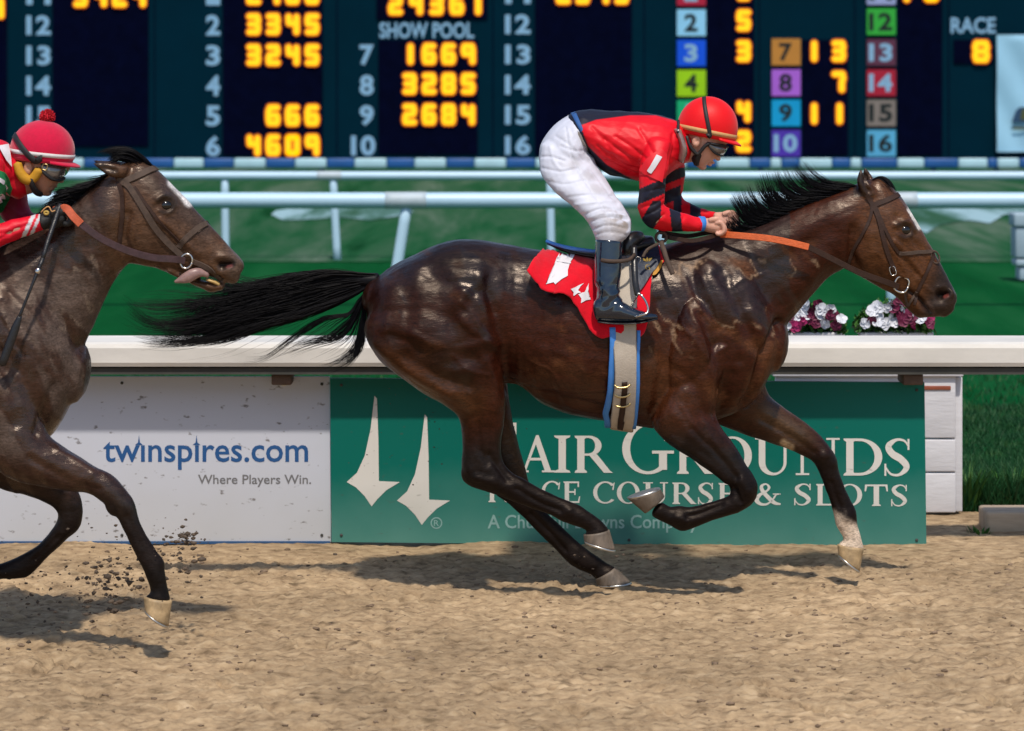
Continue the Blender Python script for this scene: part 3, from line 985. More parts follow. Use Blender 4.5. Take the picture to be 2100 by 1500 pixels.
gs = thing('advertising_board', 'dark green racecourse advertising board with two white spires', 'sign', tuple(W(1290, 1122, BY)), 'advertising boards under the rail')
GYf = BY - 0.035
for bx_, by_ in ((700, 790), (700, 1098), (1290, 790), (1880, 800), (1880, 1108), (1290, 1108)):
    obj('bolt', *ell(bx_, by_, GYf - 0.002, 3.2, 3.2, .004, 0, 0.0, 10, 6), M['under'], gs)
for bx_, by_ in ((-170, 788), (-170, 1098), (250, 786), (660, 788), (660, 1098), (250, 1098)):
    obj('bolt', *ell(bx_, by_, BY - 0.002, 3.2, 3.2, .004, 0, 0.0, 10, 6), M['under'], ws)
obj('panel', *board_box([(677, 776), (1896, 785), (1900, 1124), (680, 1112)], 0.03, GYf), M['gboard'], gs, smooth=False)
# serif letters, drawn on a unit square, y up
def rect(x0, y0, x1, y1): return [(x0, y0), (x1, y0), (x1, y1), (x0, y1)]
def arc_band(cx, cy, ro, so, ri, si, a0, a1, n=22, dx=0.0):
    t = np.radians(np.linspace(a0, a1, n))
    o = [(cx + ro * math.cos(a), cy + so * math.sin(a)) for a in t]
    i = [(cx + dx + ri * math.cos(a), cy + si * math.sin(a)) for a in t]
    return [[o[k], o[k + 1], i[k + 1], i[k]] for k in range(n - 1)]
def path_band(pts, ws_, n=8):
    C = catmull(np.hstack([np.array(pts), np.array(ws_)[:, None]]), n)
    T = np.gradient(C[:, :2], axis=0); T /= np.linalg.norm(T, axis=1)[:, None] + 1e-9
    Nn = np.stack([-T[:, 1], T[:, 0]], 1)
    a, b = C[:, :2] + Nn * C[:, 2:3] / 2, C[:, :2] - Nn * C[:, 2:3] / 2
    return [[tuple(a[k]), tuple(a[k + 1]), tuple(b[k + 1]), tuple(b[k])] for k in range(len(C) - 1)]
def stem(x0, x1, y0=0.0, y1=1.0, s=0.08, t=0.05):
    return [rect(x0, y0, x1, y1), [(x0 - s, y0), (x1 + s, y0), (x1 + s * 0.8, y0 + t), (x1, y0 + t * 1.8), (x0, y0 + t * 1.8), (x0 - s * 0.8, y0 + t)],
            [(x0 - s, y1), (x0 - s * 0.8, y1 - t), (x0, y1 - t * 1.8), (x1, y1 - t * 1.8), (x1 + s * 0.8, y1 - t), (x1 + s, y1)]]
GL = {
 'A': [[(0.06, 0), (0.14, 0), (0.50, 0.86), (0.46, 1.0)], [(0.46, 1.0), (0.54, 1.0), (0.93, 0), (0.74, 0), (0.44, 0.80)], rect(0.26, 0.32, 0.68, 0.39), rect(-0.02, 0, 0.24, 0.05), rect(0.64, 0, 1.02, 0.05)],
 'I': stem(0.28, 0.72, s=0.28),
 'F': stem(0.14, 0.34) + [rect(0.3, 0.93, 0.95, 1.0), rect(0.88, 0.76, 0.95, 0.95), rect(0.3, 0.49, 0.74, 0.56), rect(0.69, 0.4, 0.74, 0.65)],
 'E': stem(0.14, 0.38) + [rect(0.3, 0.92, 0.93, 1.0), rect(0.85, 0.74, 0.93, 0.95), rect(0.3, 0.47, 0.74, 0.55), rect(0.67, 0.37, 0.74, 0.65), rect(0.3, 0, 0.95, 0.08), [(0.86, 0.05), (0.95, 0.05), (1.0, 0.30), (0.94, 0.30)]],
 'L': stem(0.14, 0.38) + [rect(0.3, 0, 0.95, 0.08), [(0.86, 0.05), (0.95, 0.05), (1.0, 0.32), (0.94, 0.32)]],
 'T': stem(0.39, 0.62) + [rect(0.02, 0.92, 0.98, 1.0), [(0.02, 0.98), (0.0, 0.68), (0.06, 0.68), (0.12, 0.96)], [(0.98, 0.98), (1.0, 0.68), (0.94, 0.68), (0.88, 0.96)]],
 'R': stem(0.10, 0.29, s=0.07) + arc_band(0.42, 0.73, 0.32, 0.27, 0.15, 0.20, -90, 90, 16) + [rect(0.28, 0.94, 0.44, 1.0), rect(0.28, 0.46, 0.44, 0.52), [(0.40, 0.49), (0.62, 0.50), (0.96, 0.06), (1.04, 0.0), (0.80, 0.0)]],
 'D': stem(0.09, 0.27, s=0.07) + arc_band(0.42, 0.5, 0.56, 0.5, 0.37, 0.43, -90, 90, 24) + [rect(0.26, 0.93, 0.44, 1.0), rect(0.26, 0.0, 0.44, 0.07)],
 'O': arc_band(0.5, 0.5, 0.5, 0.52, 0.31, 0.46, 0, 360, 44),
 'C': arc_band(0.55, 0.5, 0.54, 0.52, 0.36, 0.45, 42, 318, 34) + [[(0.86, 0.62), (0.92, 0.62), (0.97, 0.98), (0.91, 0.93)]],
 'G': arc_band(0.52, 0.5, 0.52, 0.52, 0.36, 0.46, 40, 318, 34) + [rect(0.74, 0.07, 0.90, 0.42), rect(0.60, 0.40, 1.04, 0.46), [(0.84, 0.66), (0.90, 0.66), (0.94, 0.98), (0.88, 0.93)]],
 'U': [rect(0.12, 0.34, 0.30, 1.0), rect(0.80, 0.34, 0.88, 1.0), rect(0.02, 0.95, 0.40, 1.0), rect(0.68, 0.95, 1.0, 1.0)] + arc_band(0.50, 0.34, 0.38, 0.36, 0.25, 0.29, 180, 360, 22, dx=0.05),
 'N': [rect(0.13, 0, 0.20, 0.96), rect(0.82, 0.05, 0.89, 1.0), [(0.08, 1.0), (0.27, 1.0), (0.89, 0.12), (0.89, -0.02), (0.80, -0.02)], rect(0.02, 0, 0.32, 0.05), rect(0.70, 0.95, 1.0, 1.0), rect(0.0, 0.95, 0.15, 1.0)],
 'S': path_band([(0.86, 0.80), (0.72, 0.95), (0.46, 0.97), (0.22, 0.80), (0.34, 0.60), (0.62, 0.45), (0.80, 0.24), (0.58, 0.04), (0.30, 0.05), (0.12, 0.24)], [0.05, 0.06, 0.08, 0.19, 0.20, 0.20, 0.19, 0.08, 0.06, 0.05]) + [rect(0.83, 0.70, 0.89, 1.0), rect(0.09, 0.0, 0.15, 0.33)],
 '&': path_band([(0.98, 0.50), (0.84, 0.46), (0.70, 0.22), (0.48, 0.03), (0.24, 0.05), (0.10, 0.24), (0.22, 0.46), (0.48, 0.64), (0.58, 0.82), (0.46, 0.97), (0.30, 0.88), (0.32, 0.68), (0.52, 0.38), (0.78, 0.10), (1.02, 0.03)], [0.04, 0.06, 0.07, 0.09, 0.14, 0.18, 0.14, 0.09, 0.10, 0.07, 0.12, 0.15, 0.17, 0.16, 0.07]) + [rect(0.72, 0.48, 1.02, 0.53)],
}
def glyph(ch, x0, x1, y0, y1, Y, m, parent):
    parts = []
    for k, q in enumerate(GL[ch]):
        parts.append((np.array([W(x0 + u * (x1 - x0), y1 + v * (y0 - y1), Y - 0.00012 * (k % 7)) for u, v in q]), [tuple(range(len(q)))]))
    V, F = merge(parts)
    obj('letter', V, F, M[m], parent, smooth=False)
sl = lambda x: (x - 1075) * 0.0102              # the sign hangs a little low at its right end
for ch, a, b, top in [('F', 1004, 1062, 868), ('A', 1068, 1136, 893), ('I', 1136, 1170, 893), ('R', 1176, 1254, 893), ('G', 1276, 1378, 868), ('R', 1386, 1460, 893), ('O', 1462, 1542, 893), ('U', 1547, 1622, 893), ('N', 1630, 1722, 893), ('D', 1728, 1811, 893), ('S', 1808, 1872, 893)]:
    glyph(ch, a, b, top + sl(a), 969 + sl(a), GYf - 0.0012, 'wprint', gs)
for ch, a, b in [('R', 1000, 1046), ('A', 1050, 1106), ('C', 1110, 1150), ('E', 1153, 1190), ('C', 1216, 1262), ('O', 1265, 1312), ('U', 1318, 1370), ('R', 1377, 1427), ('S', 1428, 1466), ('E', 1471, 1510), ('&', 1546, 1600), ('S', 1625, 1667), ('L', 1671, 1713), ('O', 1717, 1768), ('T', 1773, 1821), ('S', 1824, 1864)]:
    glyph(ch, a, b, 987 + sl(a), 1031 + sl(a), GYf - 0.0012, 'wprint', gs)
letters('A Churchill Downs Company', 1000, 1432, 1056, 1093, GYf - 0.0012, M['fprint'], gs, 0.012)
for dx, dy in ((0, 0), (103, 38)):
    pts = [(768, 812), (773, 818), (776, 900), (777, 987), (820, 989), (792, 1006), (774, 1024), (762, 1039), (748, 1018), (730, 1000), (711, 989), (732, 970), (748, 935), (760, 880)]
    obj('spire', *flat([(x + dx, y + dy) for x, y in pts][::-1], GYf - 0.0014), M['wprint'], gs, smooth=False)
ringp = [(np.array([W(895 + u, 1073 - v, GYf - 0.0012) for u, v in q]), [(0, 1, 2, 3)]) for q in arc_band(0, 0, 12, 12, 9.6, 9.6, 0, 360, 28)]
obj('mark', *merge(ringp), M['fprint'], gs, smooth=False)
obj('mark', *text_px('R', 890, 900, 1067, 1079, GYf - 0.0014), M['fprint'], gs, smooth=False)

# ------------------------------------------------------------------ flower stand behind the rail
M['wwood'] = mat('white_wood', (0.62, 0.62, 0.66, 1), 0.6, noise=0.1, scale=6, bump=0.15, bscale=20, stretch=(1, 1, 5))
M['terra'] = mat('terracotta', (0.28, 0.07, 0.035, 1), 0.7, noise=0.2, scale=12)
SY = 2.12
stand = thing('flower_stand', 'white boarded wooden stand at the right end of the green board', 'stand', tuple(W(1780, 1052, SY)))
def bx_px(x0, x1, y0, y1, Y, depth, r=0.006):
    A, B = W(x0, y1, Y), W(x1, y0, Y)
    return bevel_box(A[0], B[0], Y, Y + depth, A[2], B[2], r)
for i, (a, b) in enumerate(((772, 899), (902, 968), (971, 1052))):
    obj('plank', *bx_px(1590, 1960, a, b, SY + 0.002 * i, 0.03), M['wwood'], stand)
obj('corner_post', *bx_px(1957, 1974, 774, 1050, SY + 0.04, 0.05), M['wwood'], stand)
obj('side_panel', *bx_px(1930, 1957, 780, 1046, SY + 0.06, 0.5), M['wwood'], stand)
obj('top', *bx_px(1585, 1976, 764, 773, SY - 0.02, 0.62), M['wwood'], stand)
obj('slot', *bx_px(1880, 1950, 792, 800, SY - 0.006, 0.02, 0.002), M['terra'], stand)
M['leaf'] = noise_ramp_mat('pansy_leaf', [(0.3, (0.015, 0.07, 0.012, 1)), (0.7, (0.07, 0.19, 0.03, 1))], 18, rough=0.6, bump=0)
M['petal_w'] = mat('petal_white', (0.68, 0.70, 0.76, 1), 0.6, noise=0.08, scale=30)
M['petal_r'] = mat('petal_burgundy', (0.14, 0.006, 0.045, 1), 0.6, noise=0.25, scale=30)
M['petal_p'] = mat('petal_pink', (0.42, 0.02, 0.14, 1), 0.6, noise=0.2, scale=30)
def pansy_mesh(m, seed):
    rng = np.random.default_rng(seed)
    parts = []
    for k in range(5):
        a = 2 * math.pi * k / 5 + 0.3
        r = (0.019, 0.016, 0.017, 0.017, 0.016)[k]
        cx, cz = 0.014 * math.cos(a), 0.014 * math.sin(a)
        ring1, ring2 = [], []
        for t in np.linspace(0, 2 * math.pi, 10, endpoint=False):
            w = 1 + 0.08 * math.sin(3 * t + k)
            ring2.append((cx + r * w * math.cos(t), -0.010 + 0.0035 * math.sin(2 * t + k * 1.3) - 0.0012 * k, cz + r * w * math.sin(t)))
            ring1.append((cx + 0.5 * r * math.cos(t), -0.007 - 0.0012 * k, cz + 0.5 * r * math.sin(t)))
        V = np.array(ring1 + ring2 + [(cx, -0.006 - 0.0012 * k, cz)])
        F = [(i, (i + 1) % 10, 10 + (i + 1) % 10, 10 + i) for i in range(10)] + [(i, 20, (i + 1) % 10) for i in range(10)]
        parts.append((V, F))
    V, F = merge(parts)
    me = bpy.data.meshes.new('flower'); me.from_pydata(V.tolist(), [], F); me.materials.append(m)
    for p in me.polygons: p.use_smooth = True
    return me
PM = [pansy_mesh(M['petal_w'], 1), pansy_mesh(M['petal_r'], 2), pansy_mesh(M['petal_p'], 3)]
def planter(x0, x1, ytop, label, seed, nfl):
    rng = np.random.default_rng(seed)
    Y = SY + 0.12
    A, B = W(x0, 764, Y), W(x1, 690, Y)
    t = thing('flower_planter', label, 'planter', ((A[0] + B[0]) / 2, Y + 0.1, A[2]), 'planters of pansies on the white stand')
    obj('trough', *bevel_box(A[0], B[0], Y, Y + 0.22, A[2] + 0.002, B[2], 0.012), M['terra'], t)
    obj('rim', *bevel_box(A[0] - 0.015, B[0] + 0.015, Y - 0.015, Y + 0.235, B[2] + 0.002, B[2] + 0.02, 0.006), M['wwood'], t)
    z0 = B[2] + 0.02; zt = W(0, ytop, Y)[2]
    n = 1600
    c = np.stack([rng.uniform(A[0] - 0.02, B[0] + 0.02, n), rng.uniform(Y - 0.03, Y + 0.25, n), z0 + (zt - z0 - 0.02) * rng.random(n) ** 1.2], 1)
    uu = (c[:, 0] - A[0]) / (B[0] - A[0]); c[:, 2] = z0 + (c[:, 2] - z0) * np.clip(1.05 - 0.6 * np.abs(2 * uu - 1) ** 2, 0.2, 1.1)
    V, F = [], []
    for i in range(n):
        a = rng.normal(0, 1, 3); a /= np.linalg.norm(a); b = np.cross(a, (0.3, 0.2, 0.9)); b /= np.linalg.norm(b)
        l, w = rng.uniform(0.014, 0.028), rng.uniform(0.007, 0.013)
        k = len(V)
        V += [c[i] - a * l, c[i] + b * w, c[i] + a * l, c[i] - b * w]
        F.append((k, k + 1, k + 2, k + 3))
    tag(obj('foliage', V, F, M['leaf'], t), kind='stuff')
    spots = []
    tries = 0
    while len(spots) < nfl and tries < 3000:
        tries += 1
        u = rng.random(); x = A[0] + u * (B[0] - A[0])
        hmax = z0 + (zt - z0) * (1 - 0.6 * abs(2 * u - 1) ** 2.0)
        z = z0 + 0.035 + (hmax - z0 - 0.035) * rng.random() ** 0.6
        if all((x - q[0]) ** 2 + (z - q[1]) ** 2 > 0.030 ** 2 for q in spots): spots.append((x, z))
    for x, z in spots:
        q = rng.random()
        f = bpy.data.objects.new('flower', PM[0 if q < 0.55 else (1 if q < 0.88 else 2)])
        COL.objects.link(f)
        f.parent = t
        f.matrix_parent_inverse = Matrix.Translation(-t.location)
        f.location = (x, Y - 0.03 - 0.03 * rng.random(), z)
        f.rotation_euler = (rng.normal(-0.35, 0.25), rng.uniform(0, 6.28), rng.normal(0, 0.45))
        s = rng.uniform(0.8, 1.15); f.scale = (s, s, s)
planter(1606, 1726, 618, 'planter of white and burgundy pansies nearer the horse chest', 2, 20)
planter(1770, 1908, 614, 'planter of white and burgundy pansies under the horse muzzle', 3, 26)

# ------------------------------------------------------------------ odds and ends on the right
M['timber'] = mat('weathered_timber', (0.42, 0.33, 0.24, 1), 0.85, noise=0.25, scale=9, bump=0.4, bscale=30, stretch=(0.3, 2, 2))
A, B = W(2023, 1132, 1.62), W(2420, 1084, 1.62)
o = obj('timber_kerb', *bevel_box(A[0], B[0], 1.62, 1.86, -0.03, 0.085, 0.015), M['timber'])
tag(o, 'weathered timber kerb block on the dirt at the right edge', 'kerb')
mk = thing('marker_post', 'pale grey boxy marker post on the turf at the right edge', 'post', tuple(W(2125, 575, 18.0)))
M['marker'] = mat('marker_paint', (0.30, 0.40, 0.48, 1), 0.6, noise=0.12, scale=3)
def mbox(x0, x1, y0, y1, Y, d, m, name):
    A, B = W(x0, y1, Y), W(x1, y0, Y)
    obj(name, *bevel_box(A[0], B[0], Y, Y + d, A[2], B[2], 0.02), m, mk)
mbox(2080, 2160, 438, 466, 18.0, 0.35, M['marker'], 'cap')
mbox(2083, 2157, 467, 530, 18.02, 0.31, M['marker'], 'shaft')
mbox(2084, 2156, 533, 547, 18.02, 0.31, M['marker'], 'collar')
mbox(2091, 2150, 549, 576, 18.04, 0.27, M['marker'], 'foot')
# a few leafy weeds at the stand's foot
def weed(px, py, Y, h, n, seed, label):
    rng = np.random.default_rng(seed)
    base = W(px, py, Y); base[2] = -0.02
    V, F = [], []
    for i in range(n):
        a = rng.uniform(0, 6.28); r = rng.uniform(0, 0.05); l = h * rng.uniform(0.5, 1.0)
        b = base + np.array((math.cos(a) * r, math.sin(a) * r, 0))
        tip = b + np.array((math.cos(a) * l * 0.5, math.sin(a) * l * 0.5, l))
        mid = (b + tip) / 2 + np.array((0, 0, l * 0.12)); s = np.array((-math.sin(a), math.cos(a), 0)) * rng.uniform(0.006, 0.013)
        k = len(V)
        V += [b, mid - s, tip, mid + s]
        F.append((k, k + 1, k + 2, k + 3))
    o = obj('weed', V, F, M['leaf'])
    tag(o, label, 'weed', 'weeds along the grass edge')
weed(1985, 1020, 2.34, 0.24, 110, 1, 'low leafy weed hugging the right side of the white stand')
weed(2024, 1010, 2.5, 0.16, 120, 2, 'spreading weed between the white stand and the frame edge')
weed(2072, 990, 2.45, 0.20, 130, 3, 'tall bright weed at the grass edge by the frame')
weed(2010, 1112, 1.58, 0.05, 26, 4, 'small tuft of weed beside the timber kerb')

# ================================================================== HORSES
def coat_mat(name):
    """short hair: grain along the lie of the coat, warm soft gloss, wetter where the alpha says so"""
    m, nt, p = new_mat(name)
    L = nt.links.new
    def node(t, **kw):
        n = nt.nodes.new(t)
        for k, v in kw.items(): n.inputs[k].default_value = v
        return n
    at = nt.nodes.new('ShaderNodeAttribute'); at.attribute_name = 'coat'
    tc = nt.nodes.new('ShaderNodeTexCoord')
    mp = node('ShaderNodeMapping', Scale=(0.42, 1, 1.25), Rotation=(0, 0.55, 0))
    L(tc.outputs['Object'], mp.inputs['Vector'])
    grain = node('ShaderNodeTexNoise', Scale=150, Detail=4, Roughness=0.7)
    L(mp.outputs['Vector'], grain.inputs['Vector'])
    blot = node('ShaderNodeTexNoise', Scale=22, Detail=6, Roughness=0.7)
    L(mp.outputs['Vector'], blot.inputs['Vector'])
    g1 = node('ShaderNodeMapRange', **{'From Min': 0.3, 'From Max': 0.7, 'To Min': 0.45, 'To Max': 1.6}); L(grain.outputs['Fac'], g1.inputs['Value'])
    g2 = node('ShaderNodeMapRange', **{'From Min': 0.3, 'From Max': 0.7, 'To Min': 0.65, 'To Max': 1.35}); L(blot.outputs['Fac'], g2.inputs['Value'])
    mu = nt.nodes.new('ShaderNodeMath'); mu.operation = 'MULTIPLY'; L(g1.outputs['Result'], mu.inputs[0]); L(g2.outputs['Result'], mu.inputs[1])
    sc = nt.nodes.new('ShaderNodeVectorMath'); sc.operation = 'SCALE'
    L(at.outputs['Color'], sc.inputs[0]); L(mu.outputs[0], sc.inputs['Scale'])
    L(sc.outputs['Vector'], p.inputs['Base Color'])
    rr = node('ShaderNodeMapRange', **{'From Min': 0.0, 'From Max': 0.5, 'To Min': 0.42, 'To Max': 0.25}); L(at.outputs['Alpha'], rr.inputs['Value'])
    rn = node('ShaderNodeMapRange', **{'From Min': 0.3, 'From Max': 0.7, 'To Min': -0.07, 'To Max': 0.10}); L(blot.outputs['Fac'], rn.inputs['Value'])
    ra = nt.nodes.new('ShaderNodeMath'); ra.operation = 'ADD'; L(rr.outputs['Result'], ra.inputs[0]); L(rn.outputs['Result'], ra.inputs[1])
    L(ra.outputs[0], p.inputs['Roughness'])
    sl_ = node('ShaderNodeMapRange', **{'From Min': 0.0, 'From Max': 0.5, 'To Min': 0.16, 'To Max': 0.62}); L(at.outputs['Alpha'], sl_.inputs['Value']); L(sl_.outputs['Result'], p.inputs['Specular IOR Level'])
    p.inputs['Specular Tint'].default_value = (1.0, 0.84, 0.72, 1)
    b1 = node('ShaderNodeBump', Strength=0.30, Distance=0.0030); L(grain.outputs['Fac'], b1.inputs['Height'])
    mid = node('ShaderNodeTexNoise', Scale=34, Detail=5, Roughness=0.6); L(mp.outputs['Vector'], mid.inputs['Vector'])
    b2 = node('ShaderNodeBump', Strength=0.30, Distance=0.010); L(mid.outputs['Fac'], b2.inputs['Height']); L(b1.outputs['Normal'], b2.inputs['Normal'])
    L(b2.outputs['Normal'], p.inputs['Normal'])
    return m
M['coat'] = coat_mat('bay_coat')
M['hair'] = mat('black_hair', (0.0035, 0.0033, 0.005, 1), 0.5, spec=0.14, noise=0.4, scale=40)
M['eye'] = mat('horse_eye', (0.004, 0.003, 0.0025, 1), 0.03, spec=0.5, coat=0.4)
M['hoof'] = mat('hoof_horn', (0.13, 0.10, 0.075, 1), 0.55, noise=0.65, scale=22, bump=0.2, bscale=60, stretch=(1, 1, 0.4))
M['hoofp'] = mat('hoof_pale', (0.36, 0.25, 0.13, 1), 0.55, noise=0.65, scale=16, bump=0.2, bscale=60)
M['shoe'] = mat('racing_plate', (0.55, 0.54, 0.52, 1), 0.35, metal=0.9, noise=0.15, scale=40)
M['tongue'] = mat('tongue', (0.27, 0.165, 0.15, 1), 0.4, noise=0.25, scale=60, sss=0.1)

def hoof_parts(cf, cb, toe, heel, Y, Y0, b0, b1, horn, parent):
    """coronet front/back, toe and heel of the sole, as px"""
    st = [(*cf, *cb, Y, b0), (*(np.array(cf) * 0.5 + np.array(toe) * 0.5), *(np.array(cb) * 0.5 + np.array(heel) * 0.5), Y, (b0 + b1) / 2), (*toe, *heel, Y, b1)]
    o = obj('hoof', *loft(st, Y0, 24, 4, 0.05), horn, parent)
    toe, heel = np.array(toe, float), np.array(heel, float)
    ax = (toe + heel - np.array(cf) - np.array(cb)) / 2; ax = ax / np.linalg.norm(ax)
    st = [(*(toe - ax * 0.5), *(heel - ax * 0.5), Y, b1 * 1.01), (*(toe + ax * 4), *(heel + ax * 4), Y, b1 * 1.0)]
    obj('horseshoe', *loft(st, Y0, 24, 2, 0.05), M['shoe'], o)
    return o

def limb(st, Y0, **k):
    return loft(st, Y0, 22, 4, 0.5, **k)

# ---- shared trunk stations (top, bottom, Y, half width)
TRUNK = [(770, 572, 752, 640, 0, .10), (800, 549, 762, 712, 0, .20), (850, 523, 805, 760, 0, .255), (915, 495, 890, 790, 0, .275), (985, 493, 975, 790, 0, .275),
         (1055, 505, 1058, 788, 0, .215), (1120, 514, 1112, 828, 0, .255), (1190, 524, 1180, 852, 0, .290), (1260, 524, 1255, 864, 0, .295), (1330, 510, 1330, 878, 0, .255),
         (1400, 493, 1398, 878, 0, .205), (1470, 487, 1465, 862, 0, .200), (1530, 520, 1525, 838, 0, .205), (1575, 585, 1558, 806, 0, .165), (1598, 650, 1580, 765, 0, .11)]
HIND_NEAR = [(985, 560, 790, 590, -.10, .12), (1012, 640, 748, 665, -.135, .155), (1030, 700, 760, 712, -.15, .155), (1031, 745, 800, 757, -.155, .135), (1034, 790, 858, 801, -.15, .11),
             (1036, 830, 913, 833, -.145, .088), (1033, 865, 942, 860, -.145, .068), (1028, 910, 948, 918, -.145, .054), (1031, 942, 947, 965, -.145, .05), (1048, 968, 958, 994, -.145, .046),
             (1080, 986, 1017, 1014, -.145, .04), (1110, 1003, 1080, 1040, -.145, .032), (1150, 1021, 1125, 1056, -.145, .029), (1183, 1034, 1155, 1070, -.145, .034), (1203, 1047, 1183, 1080, -.145, .034),
             (1230, 1067, 1203, 1088, -.145, .03), (1248, 1085, 1198, 1098, -.145, .04)]
HIND_FAR = [(1000, 640, 820, 660, .12, .13), (1035, 740, 880, 760, .14, .12), (1042, 800, 950, 830, .145, .09), (1051, 862, 985, 870, .145, .065), (1062, 905, 995, 925, .145, .054),
            (1074, 950, 998, 972, .145, .05), (1086, 992, 1012, 1010, .145, .046), (1103, 1030, 1046, 1036, .145, .04), (1124, 1053, 1082, 1071, .145, .033), (1168, 1096, 1132, 1120, .145, .029),
            (1200, 1124, 1163, 1153, .145, .034), (1226, 1143, 1186, 1168, .145, .034), (1245, 1156, 1210, 1178, .145, .03), (1261, 1164, 1221, 1188, .145, .038)]
FORE_NEAR = [(1505, 700, 1380, 760, -.15, .08), (1480, 790, 1345, 830, -.155, .09), (1468, 842, 1338, 872, -.16, .085), (1481, 878, 1366, 906, -.165, .074), (1505, 911, 1412, 938, -.165, .060), (1528, 949, 1464, 974, -.165, .049),
             (1547, 977, 1489, 991, -.165, .046), (1554, 1003, 1501, 1006, -.165, .044), (1543, 1032, 1500, 1012, -.165, .04), (1515, 1051, 1486, 1021, -.165, .034), (1465, 1066, 1456, 1030, -.165, .029),
             (1425, 1082, 1420, 1039, -.165, .031), (1397, 1090, 1393, 1038, -.165, .035), (1370, 1077, 1374, 1040, -.165, .031), (1338, 1060, 1361, 1032, -.165, .036)]
FORE_FAR = [(1560, 745, 1440, 800, .13, .09), (1572, 800, 1455, 858, .14, .085), (1590, 823, 1505, 884, .15, .072), (1625, 848, 1560, 902, .155, .058), (1660, 872, 1615, 921, .155, .048), (1690, 902, 1655, 939, .155, .044),
            (1714, 935, 1672, 954, .155, .043), (1719, 960, 1681, 973, .155, .037), (1730, 995, 1692, 1002, .155, .031), (1744, 1025, 1703, 1032, .155, .030), (1757, 1052, 1711, 1057, .155, .034),
            (1759, 1078, 1716, 1080, .155, .034), (1764, 1100, 1730, 1105, .155, .030), (1771, 1125, 1720, 1116, .155, .038)]
KS = 12.0 / 10.85
def tr2(px, py):
    return 128 + (px - 1565) * KS, 150 + (py - 150) * KS
def tr_st(st):
    return [(*tr2(s[0], s[1]), *tr2(s[2], s[3]), s[4], s[5]) for s in st]
def tr_ops(ops):
    return [([tr2(*p) for p in pts], w * KS, a) for pts, w, a in ops]

BODY_OPS = [
    ([(1597, 660), (1568, 722), (1543, 798), (1525, 828)], 8, -.022),         # breast crease
    ([(1478, 560), (1520, 640), (1552, 715)], 14, -.014),
    ([(1352, 620), (1362, 720), (1352, 800), (1338, 868)], 12, -.010),        # behind the elbow
    ([(1395, 585), (1430, 690), (1466, 770)], 22, .013),
    ([(1440, 650), (1470, 740), (1478, 800)], 11, -.012),
    ([(1380, 720), (1400, 800)], 22, .010),
    ([(1500, 770), (1480, 830), (1470, 850)], 13, -.010),
    ([(984, 575)], 18, .016),                                                 # point of the hip
    ([(1000, 575), (1014, 620), (1026, 680), (1038, 740), (1044, 790)], 15, -.016),   # flank fold
    ([(1052, 770), (1075, 720), (1075, 660)], 26, .010),
    ([(950, 600), (945, 650), (985, 690), (1018, 705)], 15, .014),
    ([(800, 690), (865, 716), (950, 722)], 15, -.015),
    ([(770, 705), (850, 768), (925, 808)], 12, .014),
    ([(830, 735), (900, 775), (960, 790)], 17, -.018),
    ([(800, 600), (785, 660), (800, 700)], 22, .006),
    ([(890, 560), (900, 640), (880, 690)], 24, -.012),
    ([(1050, 790), (1130, 812), (1240, 838)], 9, -.010),
    ([(1060, 700), (1120, 740), (1230, 770)], 30, .006),
    ([(1000, 880), (1003, 930)], 9, -.006),
    ([(962, 965)], 10, .006),
]
# veins standing out under the skin
for pts in ([(1405, 572), (1425, 620), (1450, 650), (1468, 668)], [(1440, 570), (1462, 618), (1474, 662)], [(1385, 618), (1402, 670), (1425, 700), (1446, 735)], [(1418, 640), (1440, 690), (1450, 740)],
            [(1120, 795), (1180, 802), (1245, 800)], [(1090, 740), (1130, 760), (1150, 790)], [(1015, 690), (985, 672), (965, 640), (945, 620)], [(930, 730), (960, 760), (1000, 770)], [(1500, 590), (1530, 570), (1565, 562)], [(1395, 830), (1420, 870), (1450, 905)], [(1440, 850), (1455, 890), (1480, 930)]):
    BODY_OPS.append((pts, 4.0, .0036))
for pts, w, a in (([(880, 560), (930, 585), (975, 580)], 16, -.008), ([(820, 560), (840, 620), (830, 690)], 20, -.007), ([(960, 620), (930, 660), (940, 705)], 14, -.008), ([(900, 640), (880, 690), (900, 735)], 20, .008),
                  ([(1330, 560), (1350, 640)], 20, -.006), ([(1500, 600), (1490, 660), (1510, 720)], 18, .008), ([(1560, 590), (1600, 620)], 20, -.007), ([(1385, 850), (1420, 890)], 16, .008), ([(1300, 640), (1320, 760)], 18, .005)):
    BODY_OPS.append((pts, w, a))
BODY_OPS += [([(845, 685), (890, 710), (945, 715), (1000, 700)], 10, .007), ([(855, 728), (915, 745), (975, 738)], 15, -.014), ([(1015, 640), (1000, 600), (975, 600)], 10, -.010), ([(930, 560), (965, 560), (990, 565)], 12, .005), ([(1000, 740), (1015, 790), (1015, 840)], 10, .008), ([(960, 800), (975, 850)], 12, -.009), ([(1390, 760), (1430, 800), (1440, 850)], 11, -.010), ([(1540, 640), (1560, 690)], 14, .009), ([(1500, 680), (1515, 740)], 10, -.009)]
for i in range(6):                                                            # ribs under the skin
    x = 1110 + i * 34
    BODY_OPS.append(([(x + 18, 600), (x + 2, 700), (x - 10, 790)], 9, .0028))

def finish_body(name, V, F, color, parent):
    return obj(name, V, F, M['coat'], parent, color=color)

def mixc(C, c, f):
    return C * (1 - f[:, None]) + np.array(c)[None, :] * f[:, None]

def sst(a, b, x):
    t = np.clip((x - a) / (b - a), 0, 1)
    return t * t * (3 - 2 * t)

def make_bridle(name, label, tree, Y0, loc, parts, leather, m_grip):
    t = thing(name, label, 'bridle', loc, 'bridles')
    return t

